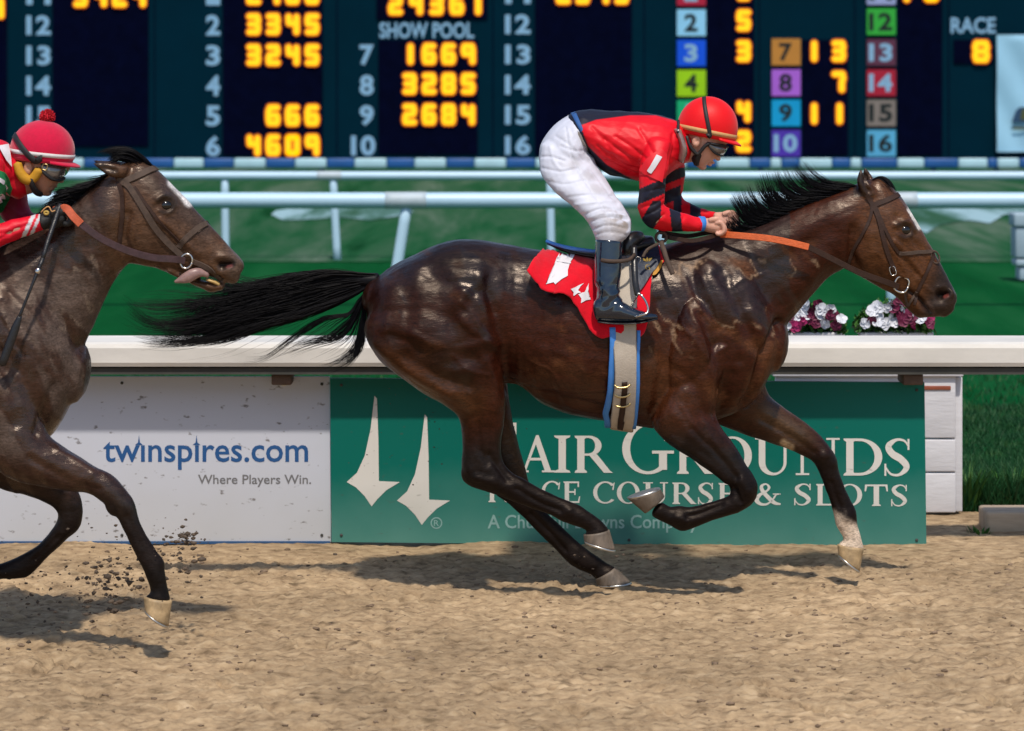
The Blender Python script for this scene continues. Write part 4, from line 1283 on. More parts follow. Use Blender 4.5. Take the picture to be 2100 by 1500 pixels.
# ------------------------------------------------------------------ the leading horse
HY = 0.0
h1 = thing('racehorse', 'dark bay racehorse in full gallop with red saddle cloth', 'horse', (0.2, 0, 0), 'galloping racehorses')
NECK = [(1395, 500, 1520, 800, 0, .20), (1445, 486, 1585, 730, 0, .165), (1510, 474, 1612, 672, 0, .125), (1570, 455, 1632, 646, 0, .108), (1630, 425, 1664, 607, 0, .098), (1690, 402, 1702, 568, 0, .092), (1745, 381, 1738, 546, 0, .088), (1785, 370, 1775, 520, 0, .075)]
HEAD = [(1772, 372, 1732, 450, 0, .045), (1805, 364, 1724, 515, 0, .078), (1838, 392, 1740, 553, 0, .098), (1862, 424, 1775, 574, 0, .100), (1884, 462, 1804, 590, 0, .086), (1905, 500, 1832, 606, 0, .070),
        (1926, 536, 1852, 624, 0, .057), (1944, 568, 1868, 641, 0, .052), (1956, 592, 1884, 650, 0, .054), (1963, 611, 1905, 652, 0, .048), (1957, 627, 1928, 649, 0, .034)]
parts = [loft(TRUNK, HY, 36, 4, 0.5, 0.92), loft(NECK, HY, 30, 4, 0.4, 0.95), loft(HEAD, HY, 28, 4, 0.5, 0.9),
         limb(HIND_NEAR, HY), limb(HIND_FAR, HY), limb(FORE_NEAR, HY), limb(FORE_FAR, HY),
         ell(1776, 505, 0, 46, 52, .090, 0.2), ell(1500, 640, 0, 75, 130, .215, -0.35), ell(1415, 715, -.145, 58, 115, .115, 0.2), ell(1415, 715, .145, 58, 115, .115, 0.2), ell(1470, 620, -.11, 55, 95, .105, -0.35), ell(1470, 620, .11, 55, 95, .105, -0.35),
         ell(1545, 740, -.07, 40, 80, .10, 0.25), ell(1545, 740, .07, 40, 80, .10, 0.25),
         ell(880, 640, -.12, 110, 95, .14, 0.2), ell(880, 640, .12, 110, 95, .14, 0.2), ell(985, 690, -.14, 45, 70, .12, -0.2),
         ell(957, 968, -.145, 11, 22, .022, 0.1), ell(1525, 1008, -.165, 28, 30, .040),
         # ears
         loft([(1770, 408, 1803, 398, -.055, .02), (1757, 378, 1790, 384, -.06, .022), (1758, 362, 1780, 370, -.06, .016), (1763, 347, 1768, 350, -.06, .006)], HY, 14, 4, 0.5),
         loft([(1784, 400, 1812, 392, .055, .02), (1773, 375, 1800, 380, .06, .022), (1770, 358, 1790, 366, .06, .016), (1772, 345, 1777, 347, .06, .006)], HY, 14, 4, 0.5),
         # nostril wing and chin
         ell(1938, 606, -.035, 20, 16, .022, -0.5), ell(1938, 606, .035, 20, 16, .022, -0.5), ell(1890, 640, 0, 17, 13, .038)]
V, F = union(parts, 0.0068, 7)
HEAD_OPS = [
    ([(1857, 472)], 13, -.010), ([(1838, 462), (1850, 455), (1866, 458), (1874, 472)], 6, .011), ([(1842, 482), (1856, 489), (1870, 483)], 5, .006),
    ([(1835, 495), (1868, 535), (1890, 562)], 6, .011), ([(1850, 515), (1880, 560)], 9, -.010), ([(1880, 500), (1905, 540)], 8, -.006), ([(1840, 445), (1846, 452)], 9, -.008),
    ([(1748, 470), (1745, 520), (1768, 562)], 9, -.012), ([(1790, 500), (1800, 560)], 14, -.008), ([(1800, 520), (1840, 560), (1860, 570)], 3.2, .004), ([(1820, 500), (1850, 545), (1872, 590)], 3.0, .004), ([(1870, 560), (1900, 590), (1915, 600)], 3.0, .0035), ([(1775, 470), (1790, 520)], 10, .006),
    ([(1942, 600), (1930, 606)], 9, -.034), ([(1925, 590), (1945, 590), (1955, 604)], 5, .006),
    ([(1864, 598), (1884, 612), (1896, 628), (1908, 642)], 4.2, -.017), ([(1880, 628), (1892, 642)], 7, .006), ([(1915, 630), (1935, 632)], 8, .005), ([(1776, 362), (1775, 380), (1782, 392)], 6, -.014),
    ([(1700, 560), (1660, 610), (1622, 665)], 12, -.006), ([(1700, 470), (1640, 510), (1560, 560)], 18, -.006), ([(1720, 450), (1650, 470), (1560, 510)], 24, .006),
    ([(1690, 530), (1640, 590)], 16, .007),
]
LEG_OPS = [([(1005, 935), (1040, 985)], 7, -0.0109), ([(975, 980), (1010, 990)], 9, 0.0093), ([(1520, 985), (1535, 1010)], 9, 0.0093), ([(1505, 1000), (1520, 1030)], 5, -0.0093), ([(1410, 1068), (1388, 1062)], 8, 0.0093), ([(1168, 1050)], 9, 0.0078), ([(1735, 1062)], 10, 0.0093), ([(1180, 1148)], 9, 0.0078), ([(980, 870), (985, 920), (1000, 950)], 7, -0.0093),
           ([(1060, 1003), (1105, 1030), (1150, 1048)], 5, -0.0093), ([(1480, 1035), (1440, 1052), (1410, 1060)], 5, -0.0093), ([(1705, 990), (1722, 1040)], 5, -0.0078),
           ([(1380, 900), (1440, 940), (1490, 985)], 8, 0.0109), ([(1420, 880), (1470, 930), (1510, 980)], 7, -0.0109), ([(1090, 1055), (1130, 1095), (1160, 1130)], 5, -0.0093),
           ([(1560, 860), (1620, 895), (1670, 930)], 8, -0.0093), ([(1690, 935)], 12, 0.0093)]
V = sculpt(V, F, BODY_OPS + HEAD_OPS + LEG_OPS)
px, py = to_px(V)
N = vnormals(V, F)
V = V + N * (0.0022 * fbm(V * 14, 3, 5))[:, None]
# wrinkled skin at the flank fold
wr = np.exp(-(seg_dist(px, py, [(1000, 600), (1030, 680)]) / 16) ** 2) * np.clip(-N[:, 1], 0, 1)
V = V + N * (wr * 0.0016 * np.sin((py * 0.9 + px * 0.5)))[:, None]
n3 = fbm((V @ ROT) * 3.1, 4, 11); n4 = fbm((V @ ROT) * 9, 4, 12)
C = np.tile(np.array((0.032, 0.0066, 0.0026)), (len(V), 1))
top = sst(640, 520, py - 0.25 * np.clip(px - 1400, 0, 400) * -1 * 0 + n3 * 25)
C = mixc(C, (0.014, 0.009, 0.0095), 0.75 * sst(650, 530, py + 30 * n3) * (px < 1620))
# dry dusty coat against dark sweat, with salt lines along the tide marks
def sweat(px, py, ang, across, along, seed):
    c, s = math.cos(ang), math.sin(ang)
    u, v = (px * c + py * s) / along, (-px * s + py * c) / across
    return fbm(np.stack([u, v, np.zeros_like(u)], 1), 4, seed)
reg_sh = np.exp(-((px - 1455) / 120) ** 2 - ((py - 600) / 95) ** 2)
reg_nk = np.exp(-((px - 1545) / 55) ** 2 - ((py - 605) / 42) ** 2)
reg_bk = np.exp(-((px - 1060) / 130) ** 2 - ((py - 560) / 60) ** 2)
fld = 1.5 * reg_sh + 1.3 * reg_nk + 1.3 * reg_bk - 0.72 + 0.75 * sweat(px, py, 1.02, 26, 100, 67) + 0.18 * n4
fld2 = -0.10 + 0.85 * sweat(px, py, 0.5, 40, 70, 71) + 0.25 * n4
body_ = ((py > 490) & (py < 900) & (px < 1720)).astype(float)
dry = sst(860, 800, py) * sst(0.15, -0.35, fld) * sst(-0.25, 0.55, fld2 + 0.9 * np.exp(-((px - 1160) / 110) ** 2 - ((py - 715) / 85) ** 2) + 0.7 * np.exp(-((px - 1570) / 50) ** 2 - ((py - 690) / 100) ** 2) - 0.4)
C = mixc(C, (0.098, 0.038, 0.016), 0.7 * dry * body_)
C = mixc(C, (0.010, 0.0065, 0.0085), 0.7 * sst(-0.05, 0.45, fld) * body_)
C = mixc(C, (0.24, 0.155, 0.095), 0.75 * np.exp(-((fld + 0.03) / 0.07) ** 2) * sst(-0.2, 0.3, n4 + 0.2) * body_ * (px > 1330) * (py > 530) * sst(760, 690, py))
C = mixc(C, (0.012, 0.006, 0.005), 0.55 * sst(0.1, 0.6, sweat(px, py, -0.6, 60, 80, 81)) * ((px < 1000) & (py > 520) & (py < 860)))
C = mixc(C, (0.105, 0.034, 0.010), 0.8 * np.exp(-(seg_dist(px, py, [(790, 745), (870, 790), (960, 830)]) / 34) ** 2))
C = mixc(C, (0.080, 0.026, 0.009), 0.7 * np.exp(-((px - 1360) / 60) ** 2 - ((py - 780) / 70) ** 2))
C = mixc(C, (0.088, 0.034, 0.012), sst(1720, 1800, px) * (py < 660) * 0.8)                  # bay head
C = mixc(C, (0.022, 0.013, 0.010), sst(1890, 1935, px + (py - 560) * 0.3) * (py > 540) * (py < 665))       # dark muzzle
C = mixc(C, (0.006, 0.003, 0.003), np.exp(-(seg_dist(px, py, [(1864, 598), (1884, 612), (1896, 628), (1908, 642)]) / 4) ** 2) * (np.abs(N[:, 1]) > 0.2))
C = mixc(C, (0.11, 0.07, 0.055), 0.7 * np.exp(-(seg_dist(px, py, [(1900, 622), (1914, 642)]) / 4.5) ** 2) * (np.abs(N[:, 1]) > 0.2))
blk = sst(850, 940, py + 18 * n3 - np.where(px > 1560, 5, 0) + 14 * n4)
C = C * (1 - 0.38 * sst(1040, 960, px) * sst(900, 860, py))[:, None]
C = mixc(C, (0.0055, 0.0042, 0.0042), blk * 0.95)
C = mixc(C, (0.060, 0.034, 0.018), 0.7 * np.exp(-(seg_dist(px, py, [(1048, 870), (1062, 930), (1078, 985)]) / 18) ** 2) * (V[:, 1] > 0.05))
C = mixc(C, (0.070, 0.040, 0.020), 0.7 * np.exp(-(seg_dist(px, py, [(1580, 850), (1640, 890)]) / 28) ** 2) * (V[:, 1] > 0.05))
C = mixc(C, (0.55, 0.44, 0.34), sst(1055, 1078, py + (px - 1735) * -0.55 + 6 * n4) * (px > 1690) * (py > 1040))      # white sock
C = mixc(C, (0.38, 0.27, 0.16), np.exp(-(seg_dist(px, py, [(1606, 908), (1622, 918)]) / 7) ** 4) * (V[:, 1] > 0.05))  # chestnut on the inner leg
bl = seg_dist(px, py, [(1866, 432), (1885, 465)])
C = mixc(C, (0.62, 0.58, 0.55), np.exp(-(bl / 7) ** 4) * (np.abs(V[:, 1]) < 0.05))          # narrow blaze
C = mixc(C, (0.003, 0.002, 0.002), np.exp(-(seg_dist(px, py, [(1942, 601), (1931, 606)]) / 8) ** 4) * (np.abs(N[:, 1]) > 0.1))
C = mixc(C, (0.11, 0.025, 0.02), np.exp(-(seg_dist(px, py, [(1943, 607), (1938, 609)]) / 4) ** 4) * (np.abs(N[:, 1]) > 0.1))
C = mixc(C, (0.006, 0.005, 0.005), np.exp(-(seg_dist(px, py, [(1842, 462), (1858, 458), (1872, 470), (1868, 484), (1848, 484)]) / 7) ** 2) * 0.8)
C = mixc(C, (0.008, 0.006, 0.006), (py < 405) * (px > 1750) * (px < 1812) * sst(1800, 1770, px) * 0.8)                # dark ears
Vw = (V + 0.06 * np.stack([fbm(V * 6, 2, 301), fbm(V * 6, 2, 302), fbm(V * 6, 2, 303)], 1)) @ ROT
wet = np.clip(0.12 + 0.26 * sst(-0.1, 0.7, fbm(Vw * 6, 4, 41)) + 0.25 * sst(0.0, 0.3, fld) * body_, 0, 0.55) * sst(1000, 900, py) * (1 - 0.85 * dry * body_)
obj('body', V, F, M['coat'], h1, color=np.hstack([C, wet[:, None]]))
T1 = bvh(V, F)
for s in (-1, 1):
    p, n = surf(T1, 1857, 472)
    c = p - n * 0.0125
    if s > 0: c[1] = -c[1]
    Vs, Fs = ell(1050, 750, 0, 13.5, 11.5, .024)
    obj('eye', Vs - W(1050, 750, 0) + c, Fs, M['eye'], h1)
hoof_parts((1250, 1087), (1196, 1097), (1262, 1128), (1198, 1110), -.145, HY, .045, .054, M['hoof'], h1)
hoof_parts((1262, 1163), (1220, 1188), (1294, 1194), (1226, 1201), .145, HY, .044, .054, M['hoof'], h1)
hoof_parts((1322, 1053), (1363, 1018), (1288, 1024), (1355, 1003), -.165, HY, .045, .056, M['hoof'], h1)
hoof_parts((1772, 1124), (1717, 1117), (1763, 1172), (1719, 1138), .155, HY, .045, .054, M['hoofp'], h1)
MANE1 = [[(1772, 384), (1735, 378), (1700, 374), (1672, 352), (1650, 328)], [(1750, 392), (1710, 388), (1672, 382), (1645, 362), (1628, 338)], [(1722, 402), (1685, 400), (1648, 396), (1620, 376), (1606, 346)], [(1694, 413), (1658, 412), (1622, 408), (1596, 388), (1582, 352)],
         [(1666, 423), (1632, 423), (1600, 420), (1574, 398), (1560, 360)], [(1638, 434), (1608, 435), (1578, 430), (1554, 408), (1541, 376)], [(1611, 448), (1584, 448), (1556, 442), (1532, 420), (1517, 390)], [(1584, 461), (1560, 460), (1534, 452), (1512, 430), (1497, 404)], [(1556, 476), (1536, 472), (1518, 464), (1504, 448), (1494, 430)], [(1526, 488), (1512, 484), (1500, 476), (1492, 466), (1487, 455)]]
obj('mane', *merge([strands(MANE1, 2200, HY - 0.012, .020, .0013, 3, 16, 3.6, clump=40, lens=(0.45, 1.08), wave=2.0), strands(MANE1, 700, HY - 0.014, .016, .0020, 33, 12, 4.0, lens=(0.35, 0.7))]), M['hair'], h1)
FORELOCK = [[(1790, 368), (1806, 362), (1822, 370), (1836, 392)], [(1786, 372), (1800, 368), (1816, 378), (1830, 396)], [(1795, 374), (1808, 376), (1820, 386), (1838, 402)]]
obj('forelock', *strands(FORELOCK, 260, HY, .03, .002, 4, 10, 2.5), M['hair'], h1)
TAIL1 = [[(770, 562), (700, 557), (620, 563), (540, 576), (480, 558), (455, 566)], [(770, 565), (690, 561), (590, 576), (490, 592), (410, 604), (330, 604), (285, 612)], [(770, 569), (690, 570), (580, 592), (470, 622), (380, 640), (310, 640), (268, 622)], [(770, 573), (690, 582), (580, 608), (470, 640), (370, 662), (300, 655), (256, 612)],
         [(769, 576), (695, 592), (590, 622), (480, 655), (380, 678), (310, 680), (262, 655)], [(768, 579), (700, 602), (600, 632), (490, 662), (390, 690), (320, 700), (275, 692)], [(767, 581), (705, 610), (610, 640), (510, 670), (420, 696), (350, 704), (300, 708)], [(766, 583), (712, 616), (630, 645), (540, 672), (480, 700), (430, 706), (390, 700)]]
TAIL_LOW = [[(764, 584), (735, 615), (715, 645), (660, 655), (600, 690), (540, 730), (490, 738)], [(763, 586), (740, 622), (722, 660), (690, 690), (640, 700), (580, 728)], [(762, 587), (744, 626), (734, 672), (722, 705), (690, 730), (640, 738)], [(762, 588), (748, 632), (741, 684), (736, 716), (715, 740), (665, 764)], [(761, 588), (751, 636), (746, 690), (742, 716), (738, 738)]]
tail_parts = [strands(TAIL1, 2100, HY, .030, .0014, 5, 24, 5.0, clump=30, lens=(0.5, 1.06), wave=6.0), strands(TAIL1[1:7], 1300, HY, .026, .0022, 6, 20, 7.0, lens=(0.4, 0.86), wave=6.0),
              strands(TAIL_LOW, 420, HY, .022, .0013, 7, 22, 5.0, clump=9, lens=(0.6, 1.05), wave=4.0), strands(TAIL1, 90, HY, .05, .0009, 8, 24, 22.0, lens=(0.7, 1.1), wave=9.0)]
dock = loft([(774, 560, 766, 594, 0, .032), (745, 560, 742, 590, 0, .03), (705, 561, 704, 586, 0, .022), (660, 568, 660, 582, 0, .012)], HY, 14, 4, 0.5)
obj('tail', *merge(tail_parts + [dock]), M['hair'], h1)

# ------------------------------------------------------------------ tack of the leading horse
M['leather'] = mat('brown_leather', (0.034, 0.015, 0.009, 1), 0.6, spec=0.3, noise=0.35, scale=60, bump=0.1, bscale=200)
M['leather2'] = mat('dusty_leather', (0.070, 0.046, 0.034, 1), 0.7, spec=0.3, noise=0.35, scale=50, bump=0.1, bscale=200)
M['metal'] = mat('bit_metal', (0.62, 0.60, 0.57, 1), 0.22, metal=1.0)
M['brass'] = mat('brass', (0.55, 0.42, 0.20, 1), 0.3, metal=1.0)
M['grip'] = mat('orange_rubber', (0.62, 0.12, 0.03, 1), 0.55, noise=0.2, scale=60, bump=0.25, bscale=160)
def torus_px(cx, cy, Y, rx, ry, r, ang=0.0, n=20, square=1.0):
    P = []
    for t in np.linspace(0, 2 * math.pi, n + 1):
        c, s = math.cos(t), math.sin(t)
        c, s = np.sign(c) * abs(c) ** square, np.sign(s) * abs(s) ** square
        x, y = rx * c, ry * s
        P.append(W(cx + x * math.cos(ang) - y * math.sin(ang), cy + x * math.sin(ang) + y * math.cos(ang), Y))
    return tube(P, r, 8, 2)
def both(name, vf, m, t, Y0):
    sm = name in ('bit_ring', 'buckle')
    obj(name, *vf, m, t, smooth=sm)
    obj(name, *mirror(vf, Y0), m, t, smooth=sm)
b1 = thing('bridle', 'brown leather bridle with orange rein grips on the leading horse', 'bridle', tuple(W(1830, 560, 0)), 'bridles of the racehorses')
both('cheek_strap', strap(T1, [(1778, 400), (1792, 425), (1802, 450), (1812, 490), (1822, 525), (1834, 556)], .020), M['leather'], b1, HY)
both('cheek_strap', strap(T1, [(1794, 420), (1806, 450), (1822, 485), (1842, 520)], .014), M['leather'], b1, HY)
both('throat_latch', strap(T1, [(1786, 405), (1788, 430), (1782, 455), (1764, 490), (1746, 522), (1738, 545)], .014), M['leather'], b1, HY)
both('browband', strap(T1, [(1786, 424), (1806, 416), (1826, 408), (1842, 400)], .022), M['leather'], b1, HY)
both('noseband', strap(T1, [(1842, 520), (1860, 520), (1880, 518), (1900, 517), (1914, 517)], .016), M['leather2'], b1, HY)
both('flash_strap', strap(T1, [(1914, 522), (1906, 545), (1892, 575), (1880, 602), (1876, 625)], .014), M['leather'], b1, HY)
both('chin_strap', strap(T1, [(1880, 598), (1868, 618), (1860, 634)], .010), M['leather2'], b1, HY)
pb, nb_ = surf(T1, 1848, 588)
yb = pb[1] - 0.012
both('bit_ring', torus_px(1849, 584, yb, 14, 16, .0042, 0.35, square=0.75), M['metal'], b1, HY)
both('buckle', torus_px(1831, 556, surf(T1, 1831, 556)[0][1] - 0.01, 6, 9, .002, -0.3, square=0.6), M['metal'], b1, HY)
pr = surf(T1, 1915, 530)[0]
obj('nose_ring', *torus_px(1918, 528, pr[1] - 0.004, 8, 13, .0035, -0.3), M['leather2'], b1)
rein_pts = [W(1656, 506, -.165), W(1700, 528, -.155), W(1760, 558, -.135), W(1815, 578, -.105), W(1842, 588, yb - 0.004)]
both('rein', free_strap(rein_pts, .024, .005), M['leather'], b1, HY)
grip_pts = [W(1478, 481, -.10), W(1520, 484, -.14), W(1580, 490, -.165), W(1625, 499, -.17), W(1658, 507, -.165)]
both('rein_grip', free_strap(grip_pts, .027, .006), M['grip'], b1, HY)
slack = [W(1478, 480, -.10), W(1450, 488, -.15), W(1420, 494, -.17), W(1385, 490, -.17), W(1358, 484, -.15)]
both('rein_end', free_strap(slack, .018, .004), M['leather'], b1, HY)
obj('rein_knot', *torus_px(1356, 487, -.17, 11, 10, .006, 0.0), M['leather2'], b1)
obj('rein_tail', *free_strap([W(1355, 494, -.19), W(1362, 515, -.225), W(1370, 540, -.245), W(1380, 563, -.258)], np.linspace(.030, .012, 25)[:25] if False else .020, .004), M['leather2'], b1)
obj('rein_tail', *free_strap([W(1350, 500, -.20), W(1338, 506, -.225), W(1326, 514, -.24), W(1318, 528, -.25)], .012, .003), M['leather2'], b1)

# ------------------------------------------------------------------ saddle cloth, saddle, girth
M['cred'] = mat('red_cloth', (0.62, 0.002, 0.014, 1), 0.85, spec=0.15, noise=0.18, scale=14, bump=0.25, bscale=60, sheen=0.2)
M['cwhite'] = mat('white_cloth', (0.66, 0.64, 0.68, 1), 0.8, noise=0.06, scale=20, bump=0.15, bscale=60)
M['black'] = mat('black_leather', (0.010, 0.010, 0.012, 1), 0.32, noise=0.3, scale=30, bump=0.15, bscale=60)
M['navy'] = mat('navy_flap', (0.006, 0.016, 0.040, 1), 0.5, noise=0.3, scale=20, bump=0.15, bscale=60)
M['bluepipe'] = mat('blue_piping', (0.05, 0.22, 0.62, 1), 0.5, noise=0.1, scale=20)
M['webbing'] = mat('beige_webbing', (0.46, 0.40, 0.33, 1), 0.8, noise=0.15, scale=14, bump=0.25, bscale=220)
M['gold'] = mat('gold_thread', (0.45, 0.30, 0.06, 1), 0.5)
M['ochre'] = mat('ochre_pad', (0.50, 0.23, 0.02, 1), 0.7, noise=0.15, scale=20)
def tack(f, Y0, tree, sc_label, sa_label, detail):
    """saddle cloth and saddle; f maps the leading horse's px to this horse's"""
    P = lambda pts: [f(*p) for p in pts]
    WW = lambda x, y, Y: W(*f(x, y), Y0 + Y)
    cl = thing('saddle_cloth', sc_label, 'saddle cloth', tuple(WW(1220, 600, -.2)), 'saddle cloths')
    lift = lambda u, v: 0.055 * max(0, v - 0.3) * max(0.0, 0.55 - u) * 2.6 + 0.022 * (0.5 + 0.5 * math.sin(u * 21 + v * 3.2)) * v * (1.2 - u)
    cV, cF = drape(tree, P([(1121, 499), (1152, 510), (1190, 519), (1216, 522), (1252, 520), (1290, 518), (1325, 512), (1352, 506)]),
                   P([(1084, 573), (1132, 612), (1176, 620), (1222, 689), (1262, 688), (1318, 684), (1336, 570), (1362, 540)]), 56, 26, 0.008, 0.014, lift, Yg=Y0, seed=3)
    bmv = np.vstack([cV, cV + vnormals(cV, cF) * 0.0])
    o = obj('cloth', cV, cF, M['cred'], cl)
    sm = o.modifiers.new('thickness', 'SOLIDIFY'); sm.thickness = 0.004; sm.offset = 0
    ct = bvh(cV, cF)
    for pts in ([(1147.5, 513.7), (1179, 524), (1169.5, 543), (1165, 556), (1165, 568), (1152, 575), (1140, 586), (1135, 581), (1119.6, 585), (1138.7, 563.6), (1144.5, 546)],
                [(1197, 582), (1191, 588), (1185, 597), (1192, 601), (1184, 603), (1175, 608), (1174, 600), (1169, 594), (1179, 592)],
                [(1208, 582), (1206, 597), (1200, 610), (1211, 615), (1200, 617), (1191, 623), (1191, 613), (1185, 605), (1197, 600)]):
        obj('emblem', *decal(ct, P(pts), 0.006, 3, Y0), M['cwhite'], cl)
    sd = thing('racing_saddle', sa_label, 'saddle', tuple(WW(1250, 520, 0)), 'racing saddles')
    st = [(1122, 493, 1123, 502, 0, .055), (1160, 505, 1160, 518, 0, .10), (1216, 515, 1216, 530, 0, .125), (1268, 506, 1270, 530, 0, .125), (1305, 484, 1312, 522, 0, .10), (1335, 484, 1342, 512, 0, .06)]
    st = [(*f(s[0], s[1]), *f(s[2], s[3]), s[4], s[5]) for s in st]
    obj('seat', *loft(st, Y0, 20, 4, 0.4), M['black'], sd)
    for s in (-1, 1):
        obj('piping', *tube([WW(1121, 495, s * .055), WW(1140, 502, s * .085), WW(1165, 508, s * .11), WW(1195, 513, s * .13), WW(1225, 516, s * .14), WW(1262, 512, s * .14)], .0075, 8), M['bluepipe'], sd)
    lift2 = lambda u, v: 0.02 + 0.006 * math.sin(u * 9)
    fl = drape(tree, P([(1268, 512), (1295, 498), (1325, 496), (1352, 500)]), P([(1290, 600), (1306, 602), (1330, 574), (1354, 544)]), 24, 14, 0.022, 0.004, None, Yg=Y0)
    obj('flap', *fl, M['navy'], sd)
    ft = bvh(*fl)
    obj('roll', *tube([WW(1284, 520, -.215), WW(1288, 500, -.20), WW(1300, 490, -.17), WW(1312, 486, -.13)], [.02, .03, .032, .024], 12), M['black'], sd)
    obj('pad', *drape(tree, P([(1344, 546), (1352, 541), (1360, 539)]), P([(1338, 569), (1346, 566), (1356, 552)]), 8, 6, 0.016, 0, None, Yg=Y0), M['ochre'], sd)
    obj('surcingle', *strap(tree, P([(1281, 540), (1281, 600), (1280, 650), (1279, 700), (1279, 760), (1278, 820), (1277, 868)]), .096, .004, .030, Yg=Y0), M['webbing'], sd)
    for a in (((1254, 672), (1253, 720), (1249, 780), (1247, 830), (1247, 862)), ((1305, 676), (1305, 740), (1304, 810), (1301, 866))):
        obj('girth_edge', *strap(tree, P(a), .026 if a[0][0] < 1280 else .016, .006, .026, Yg=Y0), M['bluepipe'], sd)
    obj('buckle_strap', *strap(tree, P([(1276, 776), (1276, 810), (1275, 845), (1274, 872)]), .024, .005, .037, Yg=Y0), M['leather'], sd)
    for y in (793, 812, 832):
        p = surf(tree, *f(1276, y), Y0)[0]
        Yb = p[1] - 0.048 - Y0
        obj('buckle', *tube([WW(1260, y - 3, Yb), WW(1266, y + 2, Yb - .004), WW(1276, y + 3, Yb - .006), WW(1286, y + 1, Yb - .004), WW(1293, y - 4, Yb)], .0042, 8), M['brass'], sd)
    for s in (-1, 1):
        obj('stirrup_leather', *free_strap([WW(1300, 505, s * .235), WW(1301, 545, s * .285), WW(1303, 580, s * .315), WW(1308, 606, s * .325)], .026, .005, N=(0, s, 0.3)), M['black'], sd)
        Ys = s * .335
        obj('stirrup_iron', *tube([WW(1309, 602, Ys), WW(1316, 607, Ys), WW(1324, 618, Ys - .02), WW(1329, 632, Ys - .045), WW(1327, 642, Ys - .06), WW(1318, 646, Ys - .06), WW(1300, 650, Ys - .03), WW(1292, 640, Ys + .03), WW(1298, 622, Ys + .03), WW(1306, 608, Ys + .01), WW(1309, 602, Ys)], .0048, 8), M['metal'], sd)
    if detail:
        obj('strap', *tube([WW(1233, 534, -.335), WW(1250, 536, -.345), WW(1275, 536, -.335), WW(1292, 532, -.31), WW(1302, 522, -.275)], .008, 8, flat=0.5), M['leather2'], sd)
        obj('buckle', *torus_px(1308, 534, ft.ray_cast(CAMLOC, (Vector(W(1308, 534, 0)) - CAMLOC).normalized())[0].y - 0.012 if ft.ray_cast(CAMLOC, (Vector(W(1308, 534, 0)) - CAMLOC).normalized())[0] else -.27, 5, 6.5, .0022, 0.25, square=0.5), M['metal'], sd)
        for ch, a in (('J', (1321, 1329, 511, 521)), ('G', (1323, 1333, 542, 554))):
            y = surf(ft, (a[0] + a[1]) / 2, (a[2] + a[3]) / 2, -.2)[0][1]
            obj('monogram', *text_px(ch, *a, y - 0.008), M['gold'], sd, smooth=False)
        for q in ([(1328, 537), (1325, 532), (1327, 527), (1330, 532)], [(1327, 537), (1320, 535), (1318, 530), (1323, 531)], [(1330, 537), (1334, 535), (1338, 529), (1331, 530)]):
            y = surf(ft, 1328, 533, -.2)[0][1]
            obj('monogram', *flat(q[::-1], y - 0.008), M['gold'], sd, smooth=False)
    return cl, sd
tack(lambda x, y: (x, y), HY, T1, 'bright red saddle cloth with white spire emblems on the leading horse', 'small black racing saddle with beige surcingle under the leading jockey', True)

# ------------------------------------------------------------------ jockeys
def cloth_attr_mat(name, rough=0.55, spec=0.4, bump=0.3, sheen=0.15):
    m, nt, p = new_mat(name)
    L = nt.links.new
    at = nt.nodes.new('ShaderNodeAttribute'); at.attribute_name = 'coat'
    tc = nt.nodes.new('ShaderNodeTexCoord')
    nz = nt.nodes.new('ShaderNodeTexNoise'); nz.inputs['Scale'].default_value = 16; nz.inputs['Detail'].default_value = 6
    L(tc.outputs['Object'], nz.inputs['Vector'])
    mr = nt.nodes.new('ShaderNodeMapRange'); mr.inputs['From Min'].default_value = 0.25; mr.inputs['From Max'].default_value = 0.75; mr.inputs['To Min'].default_value = 0.88; mr.inputs['To Max'].default_value = 1.1
    L(nz.outputs['Fac'], mr.inputs['Value'])
    sc = nt.nodes.new('ShaderNodeVectorMath'); sc.operation = 'SCALE'
    L(at.outputs['Color'], sc.inputs[0]); L(mr.outputs['Result'], sc.inputs['Scale']); L(sc.outputs['Vector'], p.inputs['Base Color'])
    p.inputs['Roughness'].default_value = rough; p.inputs['Specular IOR Level'].default_value = spec; p.inputs['Sheen Weight'].default_value = sheen
    mp = nt.nodes.new('ShaderNodeMapping'); mp.inputs['Scale'].default_value = (0.7, 1, 1.6); mp.inputs['Rotation'].default_value = (0, 0.6, 0)
    L(tc.outputs['Object'], mp.inputs['Vector'])
    nb = nt.nodes.new('ShaderNodeTexNoise'); nb.inputs['Scale'].default_value = 22; nb.inputs['Detail'].default_value = 3; nb.inputs['Distortion'].default_value = 0.8
    L(mp.outputs['Vector'], nb.inputs['Vector'])
    bp = nt.nodes.new('ShaderNodeBump'); bp.inputs['Strength'].default_value = bump; bp.inputs['Distance'].default_value = 0.012
    L(nb.outputs['Fac'], bp.inputs['Height']); L(bp.outputs['Normal'], p.inputs['Normal'])
    return m
M['silk'] = cloth_attr_mat('racing_silk', 0.5, 0.3, 0.14, 0.0)
M['breech'] = cloth_attr_mat('breeches_nylon', 0.5, 0.3, 0.12, 0.0)
M['boot'] = mat('patent_boot', (0.002, 0.009, 0.022, 1), 0.09, spec=0.6, noise=0.2, scale=20, bump=0.22, bscale=16, coat=0.8)
M['skin'] = mat('skin', (0.62, 0.33, 0.24, 1), 0.45, noise=0.12, scale=40, bump=0.08, bscale=120, sss=0.08)
M['skin2'] = mat('skin_tan', (0.46, 0.23, 0.15, 1), 0.45, noise=0.12, scale=40, bump=0.08, bscale=120, sss=0.08)
M['helm1'] = mat('scarlet_cap', (0.74, 0.002, 0.006, 1), 0.5, spec=0.25, noise=0.06, scale=10, bump=0.04, bscale=90, sheen=0.1)
